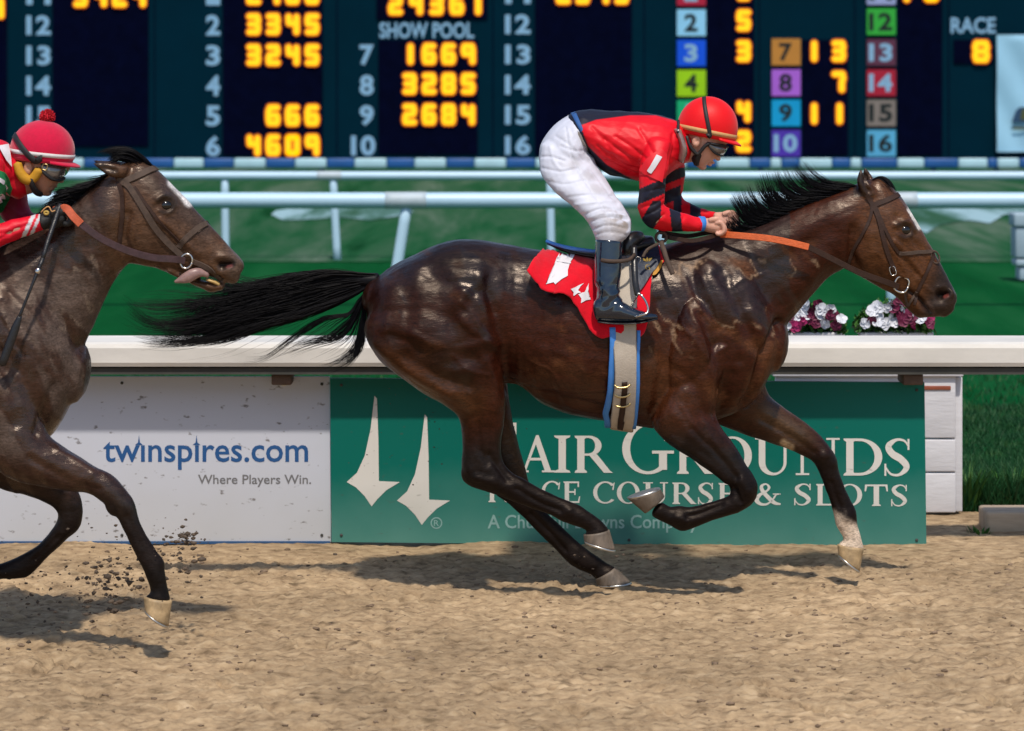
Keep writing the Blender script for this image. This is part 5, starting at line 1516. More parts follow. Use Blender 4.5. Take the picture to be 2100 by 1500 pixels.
M['helm2'] = mat('crimson_cap', (0.52, 0.003, 0.040, 1), 0.8, spec=0.15, noise=0.12, scale=60, bump=0.1, bscale=160, sheen=0.3)
M['tanband'] = mat('tan_band', (0.55, 0.30, 0.12, 1), 0.7, noise=0.1, scale=60)
M['whiteband'] = mat('white_band', (0.62, 0.60, 0.60, 1), 0.7, noise=0.1, scale=40)
M['elastic'] = mat('black_elastic', (0.012, 0.012, 0.014, 1), 0.6, noise=0.2, scale=80)
M['lens'] = mat('goggle_lens', (0.10, 0.085, 0.08, 1), 0.06, spec=0.8, coat=1.0, noise=0.3, scale=30)
M['lens2'] = mat('clear_lens', (0.22, 0.13, 0.12, 1), 0.08, spec=0.8, coat=1.0, noise=0.4, scale=30)
M['scarf'] = mat('ochre_padding', (0.48, 0.24, 0.01, 1), 0.8, noise=0.15, scale=30, bump=0.2, bscale=60)
M['whip'] = mat('whip_black', (0.010, 0.010, 0.012, 1), 0.35, noise=0.3, scale=60, bump=0.2, bscale=200)
M['cuff'] = mat('blue_cuff', (0.03, 0.20, 0.62, 1), 0.7)
M['green'] = mat('green_patch', (0.008, 0.19, 0.055, 1), 0.7, noise=0.08, scale=30)
M['glove'] = mat('black_glove', (0.010, 0.010, 0.011, 1), 0.65, noise=0.3, scale=40, bump=0.2, bscale=120)

def folds(V, F, amp, scale, seed, ang=0.0, w=None):
    N = vnormals(V, F)
    c, s = math.cos(ang), math.sin(ang)
    Q = np.stack([(V[:, 0] * c + V[:, 2] * s) * scale[0], V[:, 1] * scale[1], (-V[:, 0] * s + V[:, 2] * c) * scale[2]], 1)
    f = 1 - np.abs(fbm(Q, 2, seed)) * 2.0
    if w is not None: f = f * w
    return V + N * (amp * f)[:, None]

def helmet(parent, cx, cy, rx, ry, b, tilt, Y0, m, brim_len, low=0.30):
    """cap shell with a curled peak; tilt is nose-down in radians"""
    k = (CAMD + Y0) / FPX
    C = W(cx, cy, Y0)
    def pt(u, v, w):                            # local: u forward, v up, w to the off side
        return C + np.array(((u * math.cos(tilt) + v * math.sin(tilt)) * k, w, (-u * math.sin(tilt) + v * math.cos(tilt)) * k))
    rings = []
    n = 40
    th = np.linspace(0, 2 * math.pi, n, endpoint=False)
    for ph in np.linspace(0.06, math.pi / 2 + low, 22):
        r, z = math.sin(ph), math.cos(ph)
        seam = 1 + 0.004 * np.cos(6 * th)
        rings.append(np.array([pt(rx * r * c * s0, ry * z, b * r * s * s0) for c, s, s0 in zip(np.cos(th), np.sin(th), seam)]))
    rings.append(rings[-1] * 0.94 + C * 0.06)
    V, F = rings_to_mesh(rings, pt(0, ry, 0), rings[-1].mean(0))
    h = obj('helmet', V, F, m, parent)
    # peak
    zb = math.cos(math.pi / 2 + low * 0.75); rb = math.sin(math.pi / 2 + low * 0.75)
    pr = []
    for t in np.linspace(-1.15, 1.15, 25):
        e = brim_len * max(0.02, math.cos(t * 1.3)) ** 0.8
        row = []
        for s in np.linspace(0, 1, 6):
            row.append(pt((rx * rb + e * s) * math.cos(t), ry * zb - 6 * s ** 1.5 * math.cos(t), (b * rb + e * s * k) * math.sin(t)))
        for s in np.linspace(1, 0, 6):
            row.append(pt((rx * rb + e * s) * math.cos(t), ry * zb - 6 * s ** 1.5 * math.cos(t) - 3.5, (b * rb + e * s * k) * math.sin(t)))
        pr.append(np.array(row))
    obj('peak', *rings_to_mesh(pr, pr[0].mean(0), pr[-1].mean(0)), m, h)
    def band(v0, v1, mm, name='band', grow=1.025):
        rg = []
        for vv in (v0, v0 + 0.001, v1 - 0.001, v1):
            ph = vv
            g = grow if v0 < vv < v1 else 1.0
            rg.append(np.array([pt(rx * math.sin(ph) * c * g, ry * math.cos(ph) * g, b * math.sin(ph) * s * g) for c, s in zip(np.cos(th), np.sin(th))]))
        V2, F2 = rings_to_mesh(rg)
        obj(name, V2, F2, mm, h)
    return h, bvh(V, F), band, pt

def hand(cx, cy, Y, Y0, ang=0.0, s=1.0):
    """closed fist: palm, four curled fingers and a thumb along the top (px frame centred on the palm)"""
    def q(x, y, z):
        return W(cx + (x * math.cos(ang) - y * math.sin(ang)) * s, cy + (x * math.sin(ang) + y * math.cos(ang)) * s, Y0 + Y + z)
    out = [loft([(*(lambda a: (cx + (a[0] * math.cos(ang) - a[1] * math.sin(ang)) * s, cy + (a[0] * math.sin(ang) + a[1] * math.cos(ang)) * s))(p1), *(lambda a: (cx + (a[0] * math.cos(ang) - a[1] * math.sin(ang)) * s, cy + (a[0] * math.sin(ang) + a[1] * math.cos(ang)) * s))(p2), Y, bb) for p1, p2, bb in
                 (((-24, -12), (-22, 12), .024), ((-10, -14), (-8, 15), .034), ((6, -13), (4, 16), .038), ((14, -9), (11, 15), .034))], Y0, 16, 3, 0.4)]
    for i, (dz, ln) in enumerate(((-.031, .92), (-.0105, 1.0), (.0105, .96), (.031, .8))):
        out.append(tube([q(4, -6, dz), q(14, -8, dz), q(23 * ln, -1, dz), q(25 * ln, 9, dz), q(17 * ln, 16, dz), q(8, 15, dz)], [.0095, .0105, .0100, .0092, .0085, .007], 10))
    out.append(tube([q(-8, -9, -.026), q(4, -14, -.03), q(15, -14, -.02), q(25, -9, -.010)], [.012, .0115, .0100, .0075], 10))
    return out

def jockey(sp, Y0):
    t = thing('person', sp['label'], 'person', tuple(W(*sp['base'], Y0)), 'jockeys')
    lo = lambda st, **k: loft(st, Y0, 24, 4, 0.5, **k)
    mir = lambda st: [(*s[:4], -s[4], s[5]) for s in st]
    torso, pelvis = sp['torso'], sp['pelvis']
    thigh, shin, foot, arm, armf = sp['thigh'], sp['shin'], sp['foot'], sp['arm'], sp['armf']
    # the body itself: one continuous figure under the clothes
    thin = lambda st: [((s[0] * .92 + s[2] * .08), (s[1] * .92 + s[3] * .08), (s[2] * .92 + s[0] * .08), (s[3] * .92 + s[1] * .08), s[4], s[5] * .86) for s in st]
    bp = [lo(thin(torso)), lo(thin(thin(pelvis)))]
    for st in (thin(thigh), thin(thin(shin)), thin(thin(foot))): bp += [lo(thin(st)), lo(thin(mir(st)))]
    bp += [lo(thin(arm)), lo(thin(armf))] + [lo(s) for s in sp['head']] + sp['extra'] + sp['hands']
    V, F = union(bp, 0.0036, 3)
    V = sculpt(V, F, sp['face_ops'])
    obj('body', V, F, sp['skin'], t)
    # breeches
    V, F = union([lo(pelvis), lo(thigh), lo(mir(thigh))], 0.0055, 5)
    px, py = to_px(V)
    V = folds(V, F, .0020, (5, 5, 20), 3, 0.75)
    V = sculpt(V, F, sp['leg_ops'])
    knee = np.exp(-(np.hypot(px - sp['knee'][0], py - sp['knee'][1]) / 42) ** 2)
    V = folds(V, F, .0050, (10, 8, 22), 9, -0.2, knee)
    n = fbm(V * 20, 4, 2)
    C = np.tile(np.array((0.60, 0.62, 0.72)), (len(V), 1))
    C = mixc(C, (0.26, 0.20, 0.15), 0.85 * knee * sst(-0.2, 0.5, n))
    C = mixc(C, (0.40, 0.37, 0.38), 0.5 * sst(0.2, 0.7, fbm(V * 9, 4, 5)))
    obj('breeches', V, F, M['breech'], t, color=C)
    # boots
    for s in (1, -1):
        g = (lambda st: st) if s > 0 else mir
        V, F = union([loft(g(shin), Y0, 24, 4, 0.15), lo(g(foot))], 0.005, 4)
        px, py = to_px(V)
        an = np.exp(-((py - sp['ankle'][1]) / 26) ** 2)
        V = folds(V, F, .006, (9, 6, 26), 6, 0.5, an)
        bo = obj('boot', V, F, M['boot'], t)
        so = [(a[2], a[3] - 3, a[2], a[3] + 2.5, a[4], a[5] * 1.02) for a in g(foot)]
        obj('sole', *loft(so, Y0, 16, 4, 0.5), M['black'], bo)
    # silks
    V, F = union([lo(torso), lo(arm), lo(armf)] + [lo(s) for s in sp.get('collar', [])], 0.0052, 5)
    V = folds(V, F, .0036, (3.0, 4, 16), 13, sp['fold'])
    V = sculpt(V, F, sp['shirt_ops'])
    V = folds(V, F, .0020, (7, 8, 24), 17, -0.6)
    px, py = to_px(V)
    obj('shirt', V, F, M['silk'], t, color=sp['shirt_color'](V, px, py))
    sp['shirt_tree'] = bvh(V, F)
    return t

J1TORSO = [(1168, 236, 1206, 308, 0, .145), (1199, 226, 1222, 338, 0, .165), (1258, 228, 1262, 362, 0, .178), (1315, 232, 1310, 373, 0, .19), (1358, 238, 1350, 372, 0, .19), (1388, 249, 1380, 352, 0, .145), (1402, 266, 1402, 335, 0, .09)]
J1PELVIS = [(1186, 228, 1210, 308, 0, .140), (1166, 236, 1208, 316, 0, .150), (1134, 258, 1216, 336, 0, .172), (1108, 296, 1228, 352, 0, .175), (1106, 335, 1238, 362, 0, .13)]
J1THIGH = [(1110, 296, 1222, 338, -.085, .085), (1108, 350, 1241, 366, -.12, .09), (1130, 385, 1259, 396, -.165, .084), (1164, 416, 1276, 421, -.20, .078), (1194, 442, 1290, 443, -.23, .072), (1212, 467, 1294, 464, -.25, .065), (1220, 484, 1288, 482, -.26, .058), (1224, 496, 1278, 494, -.265, .05)]
J1SHIN = [(1221, 492, 1277, 494, -.268, .054), (1219, 530, 1276, 530, -.28, .052), (1219, 565, 1274, 562, -.295, .048), (1220, 596, 1270, 594, -.308, .044), (1221, 628, 1276, 620, -.318, .042)]
J1FOOT = [(1222, 612, 1226, 660, -.32, .034), (1258, 610, 1258, 663, -.322, .04), (1288, 626, 1290, 663, -.325, .045), (1318, 638, 1320, 660, -.325, .042), (1346, 645, 1348, 654, -.322, .018)]
J1ARM = [(1322, 292, 1382, 300, -.15, .07), (1314, 335, 1372, 330, -.19, .068), (1311, 375, 1366, 372, -.205, .06), (1309, 412, 1363, 408, -.21, .055), (1313, 446, 1362, 420, -.21, .052), (1336, 468, 1374, 427, -.20, .05), (1384, 474, 1393, 437, -.17, .044), (1436, 474, 1433, 445, -.125, .032)]
J1ARMF = [(1345, 292, 1398, 300, .15, .068), (1345, 335, 1402, 330, .19, .064), (1348, 370, 1403, 365, .205, .058), (1350, 395, 1398, 392, .205, .053), (1360, 428, 1396, 400, .20, .05), (1385, 448, 1412, 417, .17, .044), (1430, 456, 1438, 428, .10, .036), (1470, 460, 1470, 437, .05, .03)]
def shirt1(V, px, py):
    red, nav = np.array((0.70, 0.002, 0.012)), np.array((0.010, 0.010, 0.022))
    C = np.tile(red, (len(V), 1))
    up = np.interp(px, [1160, 1190, 1223, 1293, 1345, 1386, 1400], [270, 258, 246, 237, 237, 248, 256])
    dn = np.interp(px, [1188, 1206, 1244, 1285, 1312, 1330], [252, 300, 338, 362, 374, 376])
    side = V[:, 1] < 0.14
    f = np.maximum(sst(1.5, -1.5, py - up) * (px < 1402), sst(-1.5, 1.5, py - dn) * (px < 1309) * (py < 376))
    # hoops on the sleeves
    isarm = (py > 352 + (px - 1312) * -0.1) & (px > 1308)
    near = V[:, 1] < 0.02
    t1 = py + 0.42 * (px - 1310)                       # upper sleeve hoops slope up to the right
    hp = (t1 > 388) & (t1 < 420) & (px < 1368) & (py < 425)
    hp |= (px - (py - 425) * -0.62 > 1335 - 4) & (px - (py - 425) * -0.62 < 1368) & (py > 412) & (px < 1356)
    hp |= (px + (py - 440) * -0.12 > 1374) & (px + (py - 440) * -0.12 < 1396) & (py > 425)
    hf = ((t1 > 380) & (t1 < 402)) | ((t1 > 416) & (t1 < 442) & (px < 1396)) | ((px > 1381) & (px < 1398) & (py > 400)) | ((px > 1415) & (px < 1437) & (py > 415))
    h = np.where(near, hp, hf) & isarm
    f = np.maximum(f, h.astype(float))
    return mixc(C, nav, f)
LEG_CREASE = [([(1160, 262), (1172, 320), (1208, 385), (1245, 440), (1255, 480)], 1.8, -.0035), ([(1104, 322), (1130, 322), (1156, 330)], 2.4, -0.0042), ([(1112, 345), (1150, 352), (1185, 345)], 2.6, -0.0036), ([(1122, 372), (1160, 378), (1200, 370)], 3.0, -0.0030), ([(1150, 300), (1180, 310), (1205, 308)], 2.6, -0.0036), ([(1140, 280), (1170, 300), (1196, 330)], 3.0, -0.0030),
              ([(1170, 265), (1185, 300), (1210, 330)], 3.0, -0.0030), ([(1165, 405), (1210, 400), (1255, 402)], 3.0, -0.0030), ([(1200, 440), (1235, 428), (1280, 432)], 2.6, -0.0042), ([(1212, 455), (1245, 446), (1288, 450)], 2.2, -0.0042), ([(1218, 470), (1250, 462), (1290, 470)], 2.2, -0.0042), ([(1222, 482), (1250, 476), (1285, 482)], 2.2, -0.0036),
              ([(1180, 420), (1220, 415), (1262, 412)], 3.0, 0.0030), ([(1206, 448), (1240, 438), (1284, 442)], 2.2, 0.0030), ([(1215, 350), (1240, 385), (1268, 420)], 3.0, -0.0024), ([(1128, 300), (1135, 330), (1150, 350)], 3.0, 0.0030)]
SHIRT_CREASE = [([(1330, 352), (1280, 338), (1225, 300)], 3.2, -.006), ([(1325, 345), (1285, 320), (1240, 285)], 3.2, -.006), ([(1335, 335), (1300, 305), (1262, 280)], 3.5, -.006), ([(1328, 360), (1290, 352), (1245, 330)], 3.2, -.006), ([(1342, 318), (1325, 290), (1310, 265)], 4, -.005), ([(1215, 262), (1240, 290), (1262, 330)], 4, -.004), ([(1370, 330), (1378, 300), (1380, 275)], 4, -.006),
                ([(1316, 425), (1340, 420), (1360, 408)], 3, -.005), ([(1322, 442), (1345, 432), (1362, 418)], 3, -.005), ([(1318, 395), (1340, 390), (1362, 385)], 3, -.004), ([(1345, 460), (1362, 440)], 3, -.005), ([(1395, 465), (1402, 445)], 3, -.004)]
sp1 = dict(leg_ops=LEG_CREASE, shirt_ops=SHIRT_CREASE, label='jockey in red and black silks crouched over the leading horse', base=(1270, 660), torso=J1TORSO, pelvis=J1PELVIS, thigh=J1THIGH, shin=J1SHIN, foot=J1FOOT, arm=J1ARM, armf=J1ARMF, skin=M['skin'], knee=(1282, 455), ankle=(1240, 605), fold=0.9,
           head=[[(1380, 262, 1390, 338, 0, .075), (1402, 266, 1412, 334, 0, .062), (1425, 272, 1425, 332, 0, .06)],                                  # neck
                 [(1490, 286, 1400, 262, 0, .074), (1487, 298, 1404, 282, 0, .076), (1479, 309, 1410, 296, 0, .070), (1470, 319, 1414, 308, 0, .064), (1462, 329, 1418, 318, 0, .056), (1452, 337, 1422, 328, 0, .046), (1440, 344, 1426, 336, 0, .032)],
                 [(1488, 300, 1472, 298, 0, .010), (1482, 312, 1466, 308, 0, .013), (1476, 327, 1461, 320, 0, .018)]],                               # nose
           extra=[ell(1448, 268, 0, 52, 50, .080), ell(1473, 326, 0, 5, 4.5, .017), ell(1461, 333, 0, 5.5, 3, .020, 0.5), ell(1455, 338, 0, 5, 3, .017, 0.5), ell(1441, 343, 0, 8, 6, .022),
                  ell(1428, 290, -.077, 9, 13, .014, 0.2), ell(1428, 290, .077, 9, 13, .014, 0.2)],
           hands=hand(1462, 463, -.112, 0, 0.12) + hand(1490, 450, .03, 0, 0.1),
           face_ops=[([(1470, 312)], 8, -.006), ([(1466, 334), (1452, 337)], 2.6, -.004), ([(1428, 290)], 5, -.006)],
           shirt_color=shirt1)
j1 = jockey(sp1, 0.0)
hp_, ht, band, hpt = helmet(j1, 1451, 262, 62, 64, .108, 0.20, 0.0, M['helm1'], 15, 0.33)
band(math.pi / 2 + 0.06, math.pi / 2 + 0.20, M['tanband'])
obj('goggle_strap', *strap(ht, [(1444, 201), (1445, 215), (1449, 240), (1454, 265), (1456, 282), (1455, 290)], .017, .003, .003), M['elastic'], hp_)
gg = obj('goggles', *loft([(1452, 292, 1455, 300, -.084, .008), (1466, 296, 1462, 312, -.070, .012), (1482, 298, 1474, 318, -.045, .03), (1490, 300, 1478, 320, 0, .06)], 0, 16, 4, 0.4), M['lens'], j1)
obj('frame', *tube([W(1452, 294, -.088), W(1466, 296, -.085), W(1480, 298, -.07), W(1490, 301, -.035), W(1493, 302, 0)], .005, 8), M['elastic'], gg)
obj('frame', *tube([W(1454, 300, -.086), W(1462, 311, -.082), W(1472, 318, -.062), W(1480, 319, -.03), W(1483, 319, 0)], .004, 8), M['elastic'], gg)
cs = obj('chin_strap', *tube([W(1408, 280, -.078), W(1414, 298, -.082), W(1424, 312, -.080), W(1432, 316, -.078), W(1444, 302, -.086), W(1454, 294, -.090)], .0075, 8), M['elastic'], j1)
obj('chin_cup', *loft([(1424, 314, 1440, 320, -.03, .045), (1417, 324, 1436, 330, -.025, .045), (1422, 336, 1433, 340, -.015, .04)], 0, 16, 4, 0.5), M['elastic'], cs)
gc = obj('spare_goggles', *loft([(1380, 266, 1398, 268, -.10, .05), (1388, 285, 1406, 290, -.11, .045), (1392, 305, 1410, 312, -.115, .04), (1390, 328, 1402, 334, -.11, .03)], 0, 16, 4, 0.4), M['lens2'], j1)
obj('strap', *tube([W(1391, 248, -.09), W(1391, 262, -.12), W(1390, 272, -.15)], .006, 8), M['elastic'], gc)
st_ = sp1['shirt_tree']
cap_ = obj('sleeve_patch', *decal(st_, [(1354, 306), (1366, 316), (1362, 345), (1356, 374), (1335, 364), (1313, 350), (1328, 326)], .007, 3), mat('patch_red', (0.68, 0.002, 0.012, 1), 0.6), j1)
obj('number', *decal(st_, [(1347, 320), (1355, 323), (1336, 357), (1328, 353)], .011, 2), M['cwhite'], cap_)
obj('cuff', *tube([W(1433, 459, -.126), W(1443, 460, -.120)], .031, 16, 2), M['cuff'], j1)
obj('waist_tag', *decal(st_, [(1186, 268), (1196, 277), (1206, 298), (1198, 302)], .012, 2), M['webbing'], j1)
bt = obj('belt', *loft([(1170, 232, 1208, 308, 0, .150), (1180, 229, 1214, 312, 0, .153)], 0, 30, 2, 0.02), mat('blue_belt', (0.02, 0.09, 0.28, 1), 0.7), j1)
w1 = thing('riding_whip', 'short black riding whip held in the far hand of the leading jockey', 'whip', tuple(W(1508, 446, .03)), 'riding whips')
obj('handle', *tube([W(1490, 466, .035), W(1500, 456, .03), W(1512, 442, .025)], [.009, .0105, .013], 12), M['whip'], w1)
obj('shaft', *tube([W(1490, 466, .035), W(1470, 486, .09), W(1430, 530, .20), W(1400, 560, .27)], [.006, .005, .004, .004], 8), M['whip'], w1)

# ================================================================== THE SECOND HORSE, a metre nearer the camera
Y2 = -1.15
h2 = thing('racehorse', 'brown bay racehorse with tongue out chasing at the left edge', 'horse', (-1.9, Y2, 0), 'galloping racehorses')
NECK2 = [(-60, 534, 82, 866, 0, .20), (10, 500, 140, 805, 0, .165), (70, 470, 163, 735, 0, .125), (112, 448, 190, 672, 0, .108), (148, 420, 212, 622, 0, .098), (180, 388, 238, 572, 0, .092), (216, 358, 262, 543, 0, .086), (250, 340, 290, 520, 0, .07)]
HEAD2 = [(246, 336, 226, 415, 0, .045), (285, 328, 232, 492, 0, .078), (318, 344, 250, 534, 0, .098), (346, 371, 286, 543, 0, .100), (374, 400, 318, 549, 0, .086), (402, 432, 345, 560, 0, .070),
         (430, 462, 372, 566, 0, .057), (455, 488, 398, 566, 0, .052), (478, 514, 425, 566, 0, .054), (496, 534, 446, 572, 0, .052), (500, 548, 468, 580, 0, .04), (492, 564, 480, 582, 0, .025)]
JAW2 = [(345, 545, 350, 562, 0, .05), (375, 560, 380, 576, 0, .042), (405, 572, 408, 590, 0, .036), (435, 578, 432, 598, 0, .036), (458, 580, 452, 596, 0, .026)]
FN2 = [(60, 760, -75, 800, -.15, .09), (82, 850, -55, 900, -.155, .095), (100, 892, -10, 960, -.16, .09), (124, 912, 30, 985, -.165, .078), (152, 931, 85, 998, -.165, .066), (190, 955, 140, 1007, -.165, .055), (228, 973, 185, 1014, -.165, .049),
       (258, 1004, 214, 1034, -.165, .045), (275, 1030, 236, 1054, -.165, .042), (284, 1066, 250, 1080, -.165, .034), (300, 1100, 266, 1113, -.165, .030), (320, 1128, 282, 1146, -.165, .031), (336, 1150, 295, 1170, -.165, .035), (338, 1172, 302, 1188, -.165, .034), (343, 1202, 309, 1212, -.165, .030), (349, 1230, 298, 1225, -.165, .038)]
FF2 = [(70, 820, -60, 850, .13, .09), (95, 895, -40, 950, .14, .085), (110, 940, -5, 1000, .15, .07), (140, 985, 50, 1015, .155, .056), (162, 1012, 100, 1034, .155, .047), (169, 1045, 119, 1052, .155, .045), (163, 1082, 114, 1074, .155, .042), (135, 1108, 85, 1112, .155, .034),
       (100, 1140, 45, 1138, .155, .030), (62, 1180, 5, 1156, .155, .033), (30, 1188, -15, 1160, .155, .036), (0, 1188, -32, 1166, .155, .032), (-30, 1200, -48, 1172, .155, .036)]
parts = [loft(tr_st(TRUNK), Y2, 36, 4, 0.5, 0.92), loft(NECK2, Y2, 30, 4, 0.4, 0.95), loft(HEAD2, Y2, 28, 4, 0.4, 0.9), loft(JAW2, Y2, 20, 4, 0.5),
         limb(tr_st(HIND_NEAR), Y2), limb(tr_st(HIND_FAR), Y2), limb(FN2, Y2), limb(FF2, Y2),
         ell(288, 480, 0, 50, 60, .092, 0.2, Y2), ell(20, 680, 0, 90, 150, .215, -0.3, Y2), ell(-10, 790, -.13, 66, 120, .10, 0.2, Y2), ell(-10, 790, .13, 66, 120, .10, 0.2, Y2),
         ell(80, 790, -.06, 42, 80, .085, 0.2, Y2), ell(80, 790, .06, 42, 80, .085, 0.2, Y2), ell(240, 1030, -.165, 26, 30, .042, 0, Y2),
         ell(*tr2(880, 640), -.12, 121, 105, .14, 0.2, Y2), ell(*tr2(880, 640), .12, 121, 105, .14, 0.2, Y2), ell(*tr2(985, 690), -.14, 50, 77, .12, -0.2, Y2),
         loft([(262, 338, 252, 366, -.06, .022), (232, 335, 230, 364, -.075, .022), (208, 334, 210, 352, -.085, .015), (190, 333, 192, 337, -.09, .006)], Y2, 14, 4, 0.5),
         loft([(262, 334, 252, 360, .06, .022), (232, 331, 230, 358, .075, .022), (208, 330, 210, 346, .085, .015), (192, 329, 194, 333, .09, .006)], Y2, 14, 4, 0.5),
         ell(467, 545, -.036, 22, 18, .022, -0.4, Y2), ell(467, 545, .036, 22, 18, .022, -0.4, Y2), ell(434, 590, 0, 16, 10, .035, 0, Y2)]
V, F = union(parts, 0.0068, 7)
HEAD2_OPS = [
    ([(341, 422)], 14, -.010), ([(322, 410), (336, 402), (352, 408), (358, 422)], 7, .011), ([(326, 432), (340, 438), (354, 432)], 5, .006),
    ([(330, 450), (372, 490), (404, 520)], 8, .008), ([(340, 475), (380, 520)], 10, -.006), ([(262, 440), (252, 490), (272, 538)], 10, -.012),
    ([(300, 470), (318, 540)], 16, -.006), ([(472, 540), (456, 544)], 9, -.026), ([(448, 528), (475, 526), (492, 540)], 6, .006),
    ([(400, 552), (430, 563), (478, 582)], 4.5, -.014), ([(235, 350), (215, 345)], 6, -.012),
    ([(232, 575), (200, 640), (165, 715)], 13, -.007), ([(200, 470), (140, 520), (60, 580)], 20, -.006), ([(225, 440), (150, 480), (80, 540)], 26, .007),
    ([(112, 790), (88, 850), (74, 888)], 10, -.012), ([(60, 940), (140, 985), (200, 1005)], 9, -.007), ([(120, 925), (190, 970)], 9, .006), ([(262, 1060), (290, 1120)], 6, -.005), ([(120, 1100), (70, 1150)], 6, -.006),
    ([(20, 600), (60, 640), (90, 690)], 5, -.004), ([(5, 620), (40, 660), (70, 710)], 5, -.004), ([(-12, 640), (24, 690), (48, 730)], 5, -.004),
]
V = sculpt(V, F, tr_ops([o for o in BODY_OPS if o[0][0][0] < 1450]) + HEAD2_OPS)
px, py = to_px(V); N = vnormals(V, F)
V = V + N * (0.0022 * fbm(V * 14, 3, 8))[:, None]
n3 = fbm((V @ ROT) * 3.1 + 7, 4, 15); n4 = fbm((V @ ROT) * 9 + 3, 4, 16)
C = np.tile(np.array((0.033, 0.0145, 0.0095)), (len(V), 1))
fld = 0.25 + 0.8 * sweat(px, py, 1.1, 30, 100, 161) + 0.2 * n4 - 0.5 * np.exp(-((px - 70) / 90) ** 2 - ((py - 700) / 130) ** 2)
dry = sst(0.35, -0.30, fld) * sst(985, 900, py)
C = mixc(C, (0.092, 0.066, 0.054), 0.8 * dry)
C = mixc(C, (0.022, 0.012, 0.009), 0.6 * sst(0.25, 0.6, fld) * sst(950, 880, py))
C = mixc(C, (0.21, 0.16, 0.12), 0.5 * np.exp(-((fld + 0.02) / 0.06) ** 2) * sst(-0.1, 0.4, n4) * sst(900, 800, py) * (px < 210))
C = mixc(C, (0.020, 0.012, 0.010), 0.8 * sst(600, 480, py + 40 * n3) * (px < 90))
C = mixc(C, (0.078, 0.036, 0.017), sst(190, 260, px) * (py < 610) * 0.75)
C = mixc(C, (0.040, 0.028, 0.024), np.exp(-(seg_dist(px, py, [(300, 360), (350, 400), (420, 470)]) / 26) ** 2) * 0.75)
C = mixc(C, (0.090, 0.062, 0.048), sst(440, 485, px) * (py > 500) * (py < 610) * 0.8)
C = mixc(C, (0.008, 0.006, 0.006), 0.92 * sst(960, 1040, py + 25 * n3 - 0.12 * np.clip(px - 120, 0, 200)) )
C = mixc(C, (0.006, 0.005, 0.005), sst(1150, 1180, py) * 0.8)
C = mixc(C, (0.004, 0.003, 0.003), np.exp(-(seg_dist(px, py, [(476, 541), (455, 545)]) / 9) ** 4) * (np.abs(N[:, 1]) > 0.1))
C = mixc(C, (0.10, 0.03, 0.03), np.exp(-(seg_dist(px, py, [(474, 546), (468, 548)]) / 4) ** 4) * (np.abs(N[:, 1]) > 0.1))
C = mixc(C, (0.60, 0.57, 0.56), np.exp(-(seg_dist(px, py, [(352, 376), (374, 398), (388, 416)]) / 9) ** 4) * (np.abs(V[:, 1] - Y2) < 0.06))
C = mixc(C, (0.006, 0.005, 0.005), np.exp(-(seg_dist(px, py, [(326, 412), (342, 404), (356, 418), (350, 434), (332, 434)]) / 7) ** 2) * 0.8)
C = mixc(C, (0.02, 0.014, 0.012), np.exp(-(seg_dist(px, py, [(192, 336), (235, 352)]) / 8) ** 2) * 0.8)
wet = np.clip(0.12 + 0.4 * sst(0.1, 0.5, fld), 0, 0.5) * sst(1100, 1000, py)
obj('body', V, F, M['coat'], h2, color=np.hstack([C, wet[:, None]]))
T2 = bvh(V, F)
for s in (-1, 1):
    p, n = surf(T2, 341, 422, Y2)
    c = p - n * 0.0125
    if s > 0: c[1] = 2 * Y2 - c[1]
    Vs, Fs = ell(1050, 750, 0, 13.5, 11.5, .024)
    obj('eye', Vs - W(1050, 750, 0) + c, Fs, M['eye'], h2)
hoof_parts((353, 1232), (294, 1223), (346, 1284), (297, 1250), -.165, Y2, .046, .056, M['hoofp'], h2)
hoof_parts((-32, 1204), (-50, 1170), (-66, 1194), (-70, 1160), .155, Y2, .045, .056, M['hoof'], h2)
for (cf, cb, to, he, Y) in (((1250, 1087), (1196, 1097), (1262, 1128), (1198, 1110), -.145), ((1262, 1163), (1220, 1188), (1294, 1194), (1226, 1201), .145)):
    hoof_parts(tr2(*cf), tr2(*cb), tr2(*to), tr2(*he), Y, Y2, .045, .054, M['hoof'], h2)
MANE2 = [[(232, 350), (214, 362), (190, 372), (165, 380)], [(210, 362), (185, 380), (160, 388), (135, 388)], [(185, 385), (160, 392), (130, 392), (106, 400)], [(160, 408), (140, 402), (118, 404), (98, 418)], [(140, 428), (118, 422), (95, 430), (78, 442)], [(112, 452), (92, 446), (70, 452), (52, 462)], [(75, 470), (50, 468), (30, 474), (10, 486)], [(30, 495), (5, 492), (-15, 500), (-40, 515)]]
obj('mane', *strands(MANE2, 1400, Y2 - 0.015, .028, .0021, 13, 12, 4.0, clump=40, lens=(0.6, 1.1)), M['hair'], h2)
FL2 = [[(318, 345), (290, 318), (255, 304), (215, 308), (194, 314)], [(305, 340), (280, 316), (250, 308), (225, 318)], [(300, 345), (275, 325), (250, 318), (225, 326)], [(290, 350), (268, 335), (245, 328), (220, 334)]]
obj('forelock', *strands(FL2, 420, Y2, .028, .0019, 14, 12, 3.0), M['hair'], h2)
obj('tail', *strands([[tr2(*p) for p in g] for g in TAIL1], 700, Y2, .035, .004, 15, 12, 6.0, lens=(0.5, 1.05)), M['hair'], h2)
tg = loft([(424, 556, 426, 570, -.04, .014), (408, 550, 412, 568, -.058, .016), (392, 552, 398, 575, -.066, .016), (376, 561, 384, 581, -.068, .013), (358, 576, 361, 581, -.068, .005)], Y2, 16, 4, 0.6)
obj('tongue', *tg, M['tongue'], h2)
